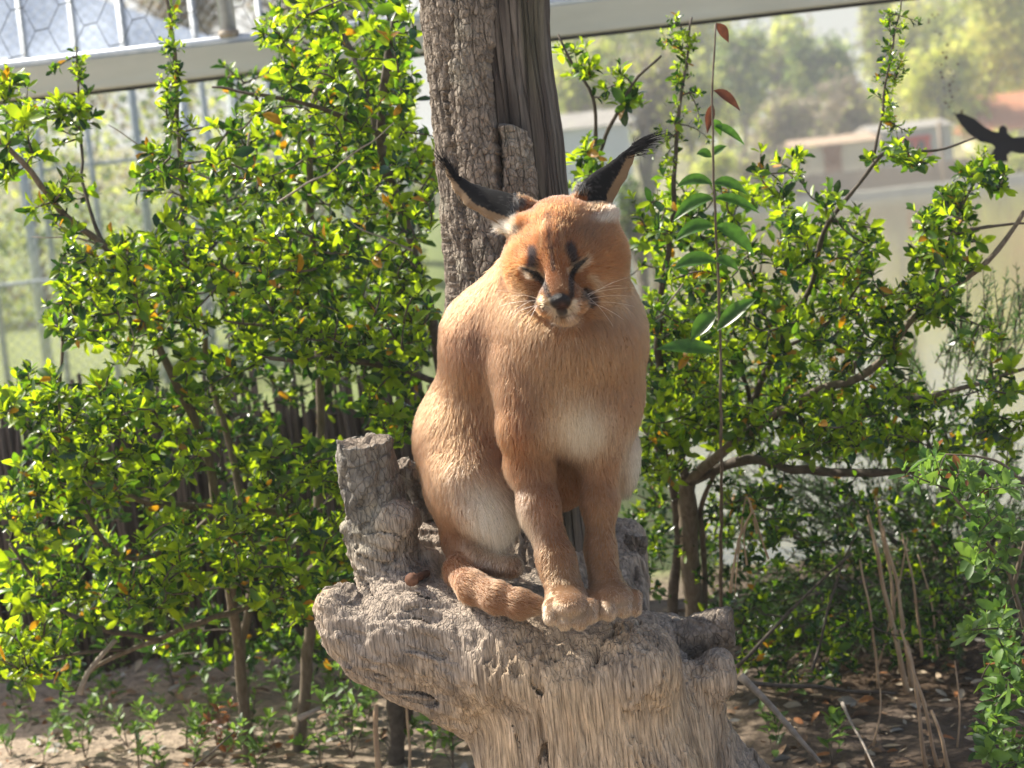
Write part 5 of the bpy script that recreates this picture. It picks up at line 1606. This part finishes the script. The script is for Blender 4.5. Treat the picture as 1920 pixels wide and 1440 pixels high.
    for k in range(nmx + 1):
        xx = xl + (xr - xl) * k / nmx - scr.location.x
        ht = 0.60 + 0.02 * float(vnoise(np.array([[k * 0.7, 0.0, 3.0]]))[0]) + 0.008 * float(r.normal())
        mv += [(xx, 0.024, -0.05), (xx, 0.030, ht), (xx, 0.040, ht), (xx, 0.040, -0.05)]
    for k in range(nmx):
        for q in range(3):
            mf.append((4 * k + q, 4 * k + q + 1, 4 * k + 5 + q, 4 * k + 4 + q))
    link('matting', mesh('matting', mv, mf, [plain('dark reed matting', (0.06, 0.042, 0.03), (0.12, 0.088, 0.064), 16, 0.95, 0.006, stretch=(7, 1, 0.6))]), scr)
    mb = MB()
    for zq in (0.18, 0.52):
        mb.tube([(xl - scr.location.x, -0.012, zq), (xr - scr.location.x, -0.012, zq + 0.01)], 0.003, 5)
    link('binding_wire', mb.build('binding_wire', [wire]), scr)
    # ---------------- pipe fence beyond the glass, left
    YF = 11.0
    fence = thing('pipe_fence', 'tall grey pipe fence with wire mesh on the grass beyond the glass', 'fence', (P(250, 300, YF)[0], YF, 0))
    ox = fence.location.x
    fx = [P(x, 300, YF)[0] for x in (-40, 74, 170, 262, 395, 455, 520, 640, 760)]
    for x in fx:
        mb = MB(); mb.tube([(x - ox, 0, -0.1), (x - ox, 0, 2.75)], 0.022 if x != fx[3] else 0.03, 8)
        link('post', mb.build('post', [galv]), fence)
    for zq in (P(200, 305, YF)[2], P(100, 525, YF)[2], 2.7):
        mb = MB(); mb.tube([(fx[0] - ox - 2, 0.03, zq), (fx[-1] - ox, 0.03, zq)], 0.016, 6); link('rail', mb.build('rail', [galv]), fence)
    mb = MB()
    W, H = fx[-1] - fx[0] + 2, 2.7
    for k in np.arange(-H, W, 0.075):
        for sgn in (1, -1):
            a0, a1 = max(k, 0), min(k + H, W)
            if a1 <= a0: continue
            z0, z1 = a0 - k, a1 - k
            if sgn < 0: z0, z1 = H - z0, H - z1
            mb.tube([(fx[0] - ox - 2 + a0, -0.03, z0), (fx[0] - ox - 2 + a1, -0.03, z1)], 0.0022, 3, False)
    link('wire_mesh', mb.build('wire_mesh', [galv]), fence)['kind'] = 'stuff'
    # ---------------- shade net roof, left far
    cloth = plain('pale blue shade cloth', (0.20, 0.25, 0.33), (0.33, 0.39, 0.47), 3, 0.8, 0.01, stretch=(6, 1, 1))
    cv = thing('shade_net_roof', 'sloping pale blue shade net roof on poles behind the left beam', 'shade roof', (P(150, 60, 14)[0], 14, 0))
    o0 = np.array(cv.location)
    c00, c10, c11, c01 = P(-260, 118, 12.5), P(340, 104, 12.5), P(425, 74, 17.0), P(120, -30, 17.0)
    c01 = P(-260, -150, 17.0); c11 = P(425, 74, 17.0); c10b = P(335, 100, 12.5)
    n = 24
    V = []
    cA, cB, cC, cD = P(-300, 120, 12.5), P(330, 102, 12.5), P(420, 76, 16.5), P(150, -14, 16.5)
    cD2 = P(-300, -160, 16.5)
    for i_ in range(n + 1):
        for j_ in range(n + 1):
            u, v = i_ / n, j_ / n
            lo = cA + (cB - cA) * u
            hi = (cD2 + (cD - cD2) * min(u / 0.62, 1)) if u <= 0.62 else (cD + (cC - cD) * ((u - 0.62) / 0.38))
            q = lo + (hi - lo) * v
            q = q + np.array((0, 0, 0.05 * math.sin(u * 19) * math.sin(v * 3.1) - 0.12 * math.sin(math.pi * v)))
            V.append(q - o0)
    F = [(i_ * (n + 1) + j_, i_ * (n + 1) + j_ + 1, (i_ + 1) * (n + 1) + j_ + 1, (i_ + 1) * (n + 1) + j_) for i_ in range(n) for j_ in range(n)]
    link('cloth', mesh('cloth', V, F, [cloth]), cv)
    for q in (cA, (cA + cB) / 2, cB, cC):
        mb = MB(); mb.tube([np.array((q[0], q[1], ground_z(q[0], q[1]) - 0.2)) - o0, q - o0], 0.04, 8); link('pole', mb.build('pole', [galv]), cv)
    # ---------------- hedge and trees
    tm = plain('grey tree bark', (0.16, 0.13, 0.10), (0.28, 0.24, 0.19), 6, 0.9, 0.01)
    def crown(rr, n, cx, cy, cz, rx, ry, rz, size, mats_p, lumps=9):
        """leaf tufts in a lumpy, gappy volume"""
        ctr = []
        for _ in range(lumps):
            while True:
                u = rr.uniform(-1, 1, 3)
                if u @ u < 1: break
            ctr.append(u * 0.72)
        ctr = np.array(ctr)
        k = rr.integers(0, lumps, n)
        q = ctr[k] + rr.normal(0, 0.19, (n, 3))
        pos = np.array((cx, cy, cz)) + q * np.array((rx, ry, rz))
        return pos
    def tree(name, label, px_, base_py, Y, crown_px, kinds, seed, n=1500, size=0.30, lumps=10, group='trees across the pond', trunk_r=0.14, bare=False):
        """crown_px: (cx, cy, rx, ry) in photograph pixels at depth Y"""
        rr = np.random.default_rng(seed)
        base = P(px_, base_py, Y); base[2] = ground_z(base[0], base[1]) - 0.1
        root = thing(name, label, 'tree', base, group)
        c = P(crown_px[0], crown_px[1], Y) - base
        rx, rz = L(crown_px[2], Y), L(crown_px[3], Y)
        mb = MB()
        top = c + np.array((0, 0, rz * 0.5))
        path = smooth_path([np.zeros(3), c * 0.35 + rr.normal(0, 0.1, 3), c, top], 0.6)
        mb.tube(path, np.linspace(trunk_r, trunk_r * 0.2, len(path)), 7)
        link('trunk', mb.build('trunk', [tm]), root)
        mb = MB()
        tips = []
        for k in range(26 if not bare else 60):
            t = rr.uniform(0.3, 0.95)
            s0 = path[int(t * (len(path) - 1))]
            u = rr.normal(0, 1, 3); u /= np.linalg.norm(u)
            e = c + u * np.array((rx, rx, rz)) * rr.uniform(0.5, 0.95)
            m = (s0 + e) / 2 + np.array((0, 0, 0.15 * rz))
            pp = smooth_path([s0, m, e], 0.5)
            mb.tube(pp, np.linspace(trunk_r * 0.32, trunk_r * 0.05, len(pp)), 4, False)
            tips.append(e)
            if bare:
                for _ in range(5):
                    q = pp[int(rr.integers(len(pp) // 2, len(pp)))]
                    e2 = q + rr.normal(0, 0.25, 3) * np.array((rx, rx, rz)) + np.array((0, 0, 0.15 * rz))
                    mb.tube([q, (q + e2) / 2 + rr.normal(0, 0.05, 3), e2], [trunk_r * 0.09, trunk_r * 0.06, trunk_r * 0.03], 3, False)
        o = link('limbs', mb.build('limbs', [tm]), root); o['kind'] = 'stuff'
        if n:
            pos = crown(rr, n, *c, rx, rx * 0.9, rz, size, kinds, lumps)
            d = rr.normal(0, 1, (n, 3)); up = rr.normal(0, 0.5, (n, 3)) + np.array((0, 0, 1))
            mi = rr.choice(5, n, p=kinds)
            o = link('crown', leaves_mesh('crown', pos, basis(d, up), rr.uniform(0.6, 1.4, n) * size, rr.integers(0, 4, n), mi, LM['far']), root)
            o['kind'] = 'stuff'
        return root
    SPRING, GREEN, DARK, TAN, YEL = [0.7, 0.1, 0, 0.1, 0.1], [0.15, 0.65, 0.15, 0.05, 0], [0, 0.3, 0.65, 0.05, 0], [0.05, 0.05, 0.05, 0.85, 0], [0.45, 0.05, 0, 0.05, 0.45]
    tree('round_tree', 'dense green pointed tree standing against the sky across the pond', 1540, 360, 96, (1540, 135, 70, 110), GREEN, 1, 2600, 0.34)
    tree('round_tree', 'green tree with a broken outline left of the pointed tree across the pond', 1400, 360, 94, (1400, 130, 75, 85), [0.25, 0.6, 0.1, 0.05, 0], 2, 2200, 0.34)
    tree('tall_tree', 'tall thin pale spring tree reaching above the frame across the pond', 1660, 350, 100, (1655, 60, 55, 190), [0.45, 0.1, 0, 0.45, 0], 3, 1700, 0.34)
    tree('tall_tree', 'tall yellow-green spring tree beside the orange roof', 1860, 330, 90, (1860, 70, 110, 170), YEL, 4, 3600, 0.36, 14)
    tree('tall_tree', 'bright yellow-green spreading tree behind the right sticker', 1770, 330, 86, (1775, 160, 90, 110), [0.6, 0.05, 0, 0.05, 0.3], 5, 2600, 0.32, 14)
    tree('bare_tree', 'greyish bare rounded tree behind the cream building', 1585, 350, 88, (1585, 215, 75, 75), TAN, 6, 1900, 0.26, bare=True)
    tree('bare_tree', 'tan leafless tree behind the sapling', 1470, 360, 90, (1465, 230, 75, 70), [0.12, 0.08, 0, 0.8, 0], 7, 1900, 0.26, bare=True)
    tree('bare_tree', 'grey leafless tree with a forked trunk near the right ear', 1212, 400, 60, (1225, 180, 85, 110), [0.35, 0.05, 0, 0.6, 0], 8, 700, 0.22, bare=True, trunk_r=0.22)
    tree('pale_tree', 'pale spring tree below the beam right of the trunk', 1110, 390, 80, (1110, 170, 95, 100), [0.55, 0.15, 0, 0.3, 0], 9, 2200, 0.32)
    tree('pale_tree', 'pale yellow-green tree behind the thin leafy shoot', 1300, 380, 84, (1300, 190, 85, 110), [0.55, 0.15, 0, 0.3, 0], 10, 2200, 0.32)
    tree('low_bush', 'yellow-green bush on the far bank below the bare trees', 1330, 385, 76, (1330, 320, 60, 45), SPRING, 11, 1300, 0.22)
    tree('low_bush', 'tan dry bush on the far bank beside the cream building', 1440, 375, 76, (1440, 300, 70, 50), TAN, 12, 1300, 0.22)
    tree('low_bush', 'low green bush on the far bank below the right sticker', 1900, 340, 76, (1890, 290, 70, 45), SPRING, 13, 1300, 0.22)
    tree('low_bush', 'dark clipped shrub on the near bank right of the cat', 1190, 470, 30, (1190, 400, 40, 65), DARK, 14, 900, 0.12, group='bushes on the near bank')
    tree('brown_tree', 'brown-leaved tree showing above the beam behind the left shrub', 620, 560, 26, (600, -20, 190, 130), [0, 0.08, 0.1, 0.82, 0], 15, 2300, 0.11, 16, group='trees beyond the fence', bare=True)
    tree('brown_tree', 'brown twiggy tree rising behind the shade net roof', 330, 590, 28, (360, -30, 130, 110), [0, 0.05, 0.1, 0.85, 0], 16, 1500, 0.11, 14, group='trees beyond the fence', bare=True)
    for k, (x, cy, w, h, kd) in enumerate(((1130, 90, 110, 130, SPRING), (1260, 60, 100, 120, YEL), (1370, 150, 90, 100, [0.5, 0.2, 0, 0.3, 0]), (1480, 120, 70, 110, [0.45, 0.2, 0, 0.35, 0]), (1700, 120, 80, 160, YEL), (1810, 40, 100, 150, SPRING), (1930, 120, 90, 150, YEL), (1640, 230, 80, 60, SPRING), (1530, 260, 80, 50, TAN))):
        tree('pale_tree', ['pale green tree just right of the trunk in the back row', 'yellow-green tree below the beam in the back row', 'loose pale tree behind the withered sapling top', 'thin pale tree left of the pointed green tree', 'slender yellow tree right of the open sky', 'tall spring tree reaching the top of the frame', 'yellow spring tree behind the orange roof', 'low spring tree behind the grey house', 'low tan tree behind the cream shed'][k], x, 340, 104 + k, (x, cy, w, h), kd, 40 + k, 2300, 0.40, 14, group='back row of trees across the pond')
    # far line of woodland that closes the view
    rr = np.random.default_rng(77)
    n = 9000
    X = rr.uniform(-30, 75, n); Yw = rr.uniform(112, 126, n)
    hgt = 3.0 + 1.8 * vnoise(np.stack([X / 6, X * 0, X * 0], 1), 3)
    Z = 0.6 + rr.random(n) ** 0.8 * hgt
    link('woodland', leaves_mesh('woodland', np.stack([X, Yw, Z], 1), basis(rr.normal(0, 1, (n, 3)), rr.normal(0, 0.5, (n, 3)) + np.array((0, 0, 1))), rr.uniform(0.4, 0.9, n), rr.integers(0, 4, n), rr.choice(5, n, p=[0.35, 0.2, 0.05, 0.4, 0]), LM['far']), kind='stuff', label='hazy line of pale spring woodland behind the far bank', category='woodland')
    # hedge beyond the fence
    n = 11000
    X = rr.uniform(-10, -0.8, n); q = rr.random(n)
    hgt = 2.7 + 0.6 * vnoise(np.stack([X / 1.3, X * 0, X * 0], 1), 5)
    Yw = 19.5 + rr.uniform(0, 2.0, n) + q * 1.5
    Z = ground_z(X, Yw) + q * hgt
    hd = thing('hedge', 'loose grey-green hedge on the slope beyond the pipe fence', 'hedge', (-5, 20, 0))
    o = link('foliage', leaves_mesh('hedge_foliage', np.stack([X + 5, Yw - 20, Z], 1), basis(rr.normal(0, 1, (n, 3)), rr.normal(0, 0.5, (n, 3)) + np.array((0, 0, 1))), rr.uniform(0.07, 0.15, n), rr.integers(0, 4, n), rr.choice(5, n, p=[0.34, 0.30, 0.08, 0.28, 0]), LM['far']), hd)
    o['kind'] = 'stuff'
    for k in range(16):
        x = -5 + (k - 8) * 0.55; mb = MB(); mb.tube([(x + 5, 0.6, -0.05), (x + 5 + rr.normal(0, 0.2), 0.8, 1.6)], [0.03, 0.012], 5); link('stem', mb.build('stem', [tm]), hd)
    # ---------------- far bank: fence, quay, buildings, pole
    wood = plain('weathered fence boards', (0.22, 0.165, 0.12), (0.36, 0.28, 0.21), 3, 0.9, stretch=(8, 8, 0.4))
    YB = 75.8
    fb = thing('board_fence', 'brown upright board fence along the far shore of the pond', 'fence', (P(1580, 345, YB)[0], YB, 0))
    xa_, xb_ = P(1330, 380, YB)[0], P(1960, 330, YB)[0]
    nb = 150
    bd = mesh('board', *(lambda m: (np.concatenate(m.v), m.f))(MB().box((0, 0, 0.42), (0.085, 0.025, 0.84))), [wood], False)
    for k in range(nb):
        o = link('board', bd, fb); x = xa_ + (xb_ - xa_) * k / nb
        o.location = (x - fb.location.x, rr.normal(0, 0.01), ground_z(x, YB) - 0.05); o.scale = (1, 1, rr.uniform(0.85, 1.1))
    mb = MB(); mb.box((0, 0.03, ground_z(xa_, YB) + 0.75), (xb_ - xa_, 0.05, 0.08)); link('rail', mb.build('rail', [wood], False), fb)
    conc = plain('pale quay concrete', (0.52, 0.49, 0.43), (0.62, 0.59, 0.52), 2, 0.9)
    mb = MB(); mb.box(((xa_ + xb_) / 2 + 4, 74.6, WATER_Z + 0.12), (xb_ - xa_ + 30, 0.6, 0.35)); link('quay_edge', mb.build('quay_edge', [conc], False), label='pale concrete quay edge along the far waterline', category='quay')
    def house(name, label, x0p, x1p, ybp, ytp, Y, depth, wallm, roofm, roof_over=0.12, roof_h=0.3, wins=()):
        a, c_ = P(x0p, ybp, Y), P(x1p, ybp, Y)
        zt = P((x0p + x1p) / 2, ytp, Y)[2]
        zb_ = ground_z(a[0], Y) - 0.2
        cx = (a[0] + c_[0]) / 2; w = c_[0] - a[0]
        root = thing(name, label, 'building', (cx, Y, zb_))
        h = zt - zb_
        mb = MB(); mb.box((0, depth / 2, h / 2), (w, depth, h)); link('wall', mb.build('wall', [wallm], False), root)
        mb = MB(); o_ = roof_over
        V = [(-w / 2 - o_, -o_, h + 0.003), (w / 2 + o_, -o_, h + 0.003), (w / 2 + o_, depth + o_, h + 0.003), (-w / 2 - o_, depth + o_, h + 0.003), (-w / 2 - o_, depth / 2, h + roof_h), (w / 2 + o_, depth / 2, h + roof_h)]
        mb.add(V, [(0, 1, 5, 4), (2, 3, 4, 5), (0, 4, 3), (1, 2, 5), (3, 2, 1, 0)]); link('roof', mb.build('roof', [roofm], False), root)
        for (xl, xr, yb_, yt_, fm, pm_) in wins:
            q0, q1 = P(xl, yb_, Y), P(xr, yt_, Y)
            wx, wz = q1[0] - q0[0], q1[2] - q0[2]
            mx_, mz = (q0[0] + q1[0]) / 2 - cx, (q0[2] + q1[2]) / 2 - zb_
            t = 0.2
            mb = MB(); mb.box((mx_, -0.03, mz), (wx, 0.03, wz)); wn = link('window', mb.build('window', [pm_], False), root)
            mb = MB()
            for dx in (-wx / 2 + t / 2, 0, wx / 2 - t / 2): mb.box((mx_ + dx, -0.065, mz), (t, 0.036, wz + 0.1))
            for dz in (-wz / 2 - 0.02, wz / 2 + 0.02): mb.box((mx_, -0.072, mz + dz), (wx + 0.1, 0.036, t))
            link('frame', mb.build('frame', [fm], False), wn)
        return root
    crm = plain('cream plaster', (0.66, 0.56, 0.42), (0.74, 0.65, 0.50), 1.5, 0.9)
    gry = plain('grey plaster', (0.44, 0.42, 0.38), (0.52, 0.50, 0.46), 1.5, 0.9)
    tile = plain('orange roof tiles', (0.44, 0.17, 0.09), (0.55, 0.25, 0.14), 4, 0.85, stretch=(6, 1, 1))
    fade = plain('faded roof sheet', (0.22, 0.20, 0.18), (0.34, 0.31, 0.28), 2, 0.8)
    redp = plain('red painted frame', (0.55, 0.06, 0.045), (0.62, 0.09, 0.06), 4, 0.5)
    dkg = plain('dark window pane', (0.05, 0.06, 0.06), (0.09, 0.10, 0.10), 2, 0.15)
    house('long_shed', 'long cream plastered shed with a brown door on the far bank', 1500, 1655, 330, 268, 79, 4, crm, plain('sandy roof', (0.36, 0.25, 0.17), (0.46, 0.34, 0.25), 2, 0.9), wins=((1548, 1575, 326, 278, plain('brown frame', (0.30, 0.14, 0.07), (0.36, 0.18, 0.1), 3, 0.6), plain('brown door leaf', (0.32, 0.16, 0.09), (0.40, 0.22, 0.13), 3, 0.7)),))
    house('grey_house', 'low grey house with a red framed double window on the far bank', 1650, 1790, 320, 240, 80, 5, gry, fade, wins=((1690, 1742, 290, 258, redp, dkg),))
    house('tiled_house', 'house with an orange tiled roof showing behind the right sticker', 1870, 2050, 320, 235, 84, 6, crm, tile, 0.3, 1.5)
    house('white_greenhouse', 'white glasshouse with thin uprights beyond the pond right of the trunk', 1060, 1195, 400, 236, 58, 5, plain('white glasshouse wall', (0.62, 0.66, 0.68), (0.70, 0.74, 0.75), 1, 0.6), fade, 0.1, 0.5)
    mb = MB(); q = P(1787, 375, 74.2); q[2] = ground_z(q[0], 76) - 0.5
    mb.tube([(0, 0, 0), (0, 0, P(1784, 225, 74.2)[2] - q[2])], 0.09, 8)
    o = link('wooden_pole', mb.build('wooden_pole', [wood]), label='plain grey wooden pole standing on the far quay', category='pole'); o.location = Vector(q + np.array((0, 1.2, 0)))

    # ---------------- hazy air over the pond
    hz = bpy.data.materials.new('hazy air'); hz.use_nodes = True
    nt = hz.node_tree; nt.nodes.clear()
    pv = nt.nodes.new('ShaderNodeVolumePrincipled'); pv.inputs['Color'].default_value = (0.97, 0.98, 1.0, 1); pv.inputs['Density'].default_value = HAZE; pv.inputs['Anisotropy'].default_value = 0.0
    out = nt.nodes.new('ShaderNodeOutputMaterial'); nt.links.new(pv.outputs[0], out.inputs['Volume'])
    mb = MB(); mb.box((20, 420, 9.0), (1100, 1000, 26.0))
    link('haze', mb.build('haze', [hz], False), kind='stuff', label='thin pale haze in the air over the whole place', category='haze')
HAZE = 0.0020
build_tree()
build_cat()
build_shrubs()
build_place()
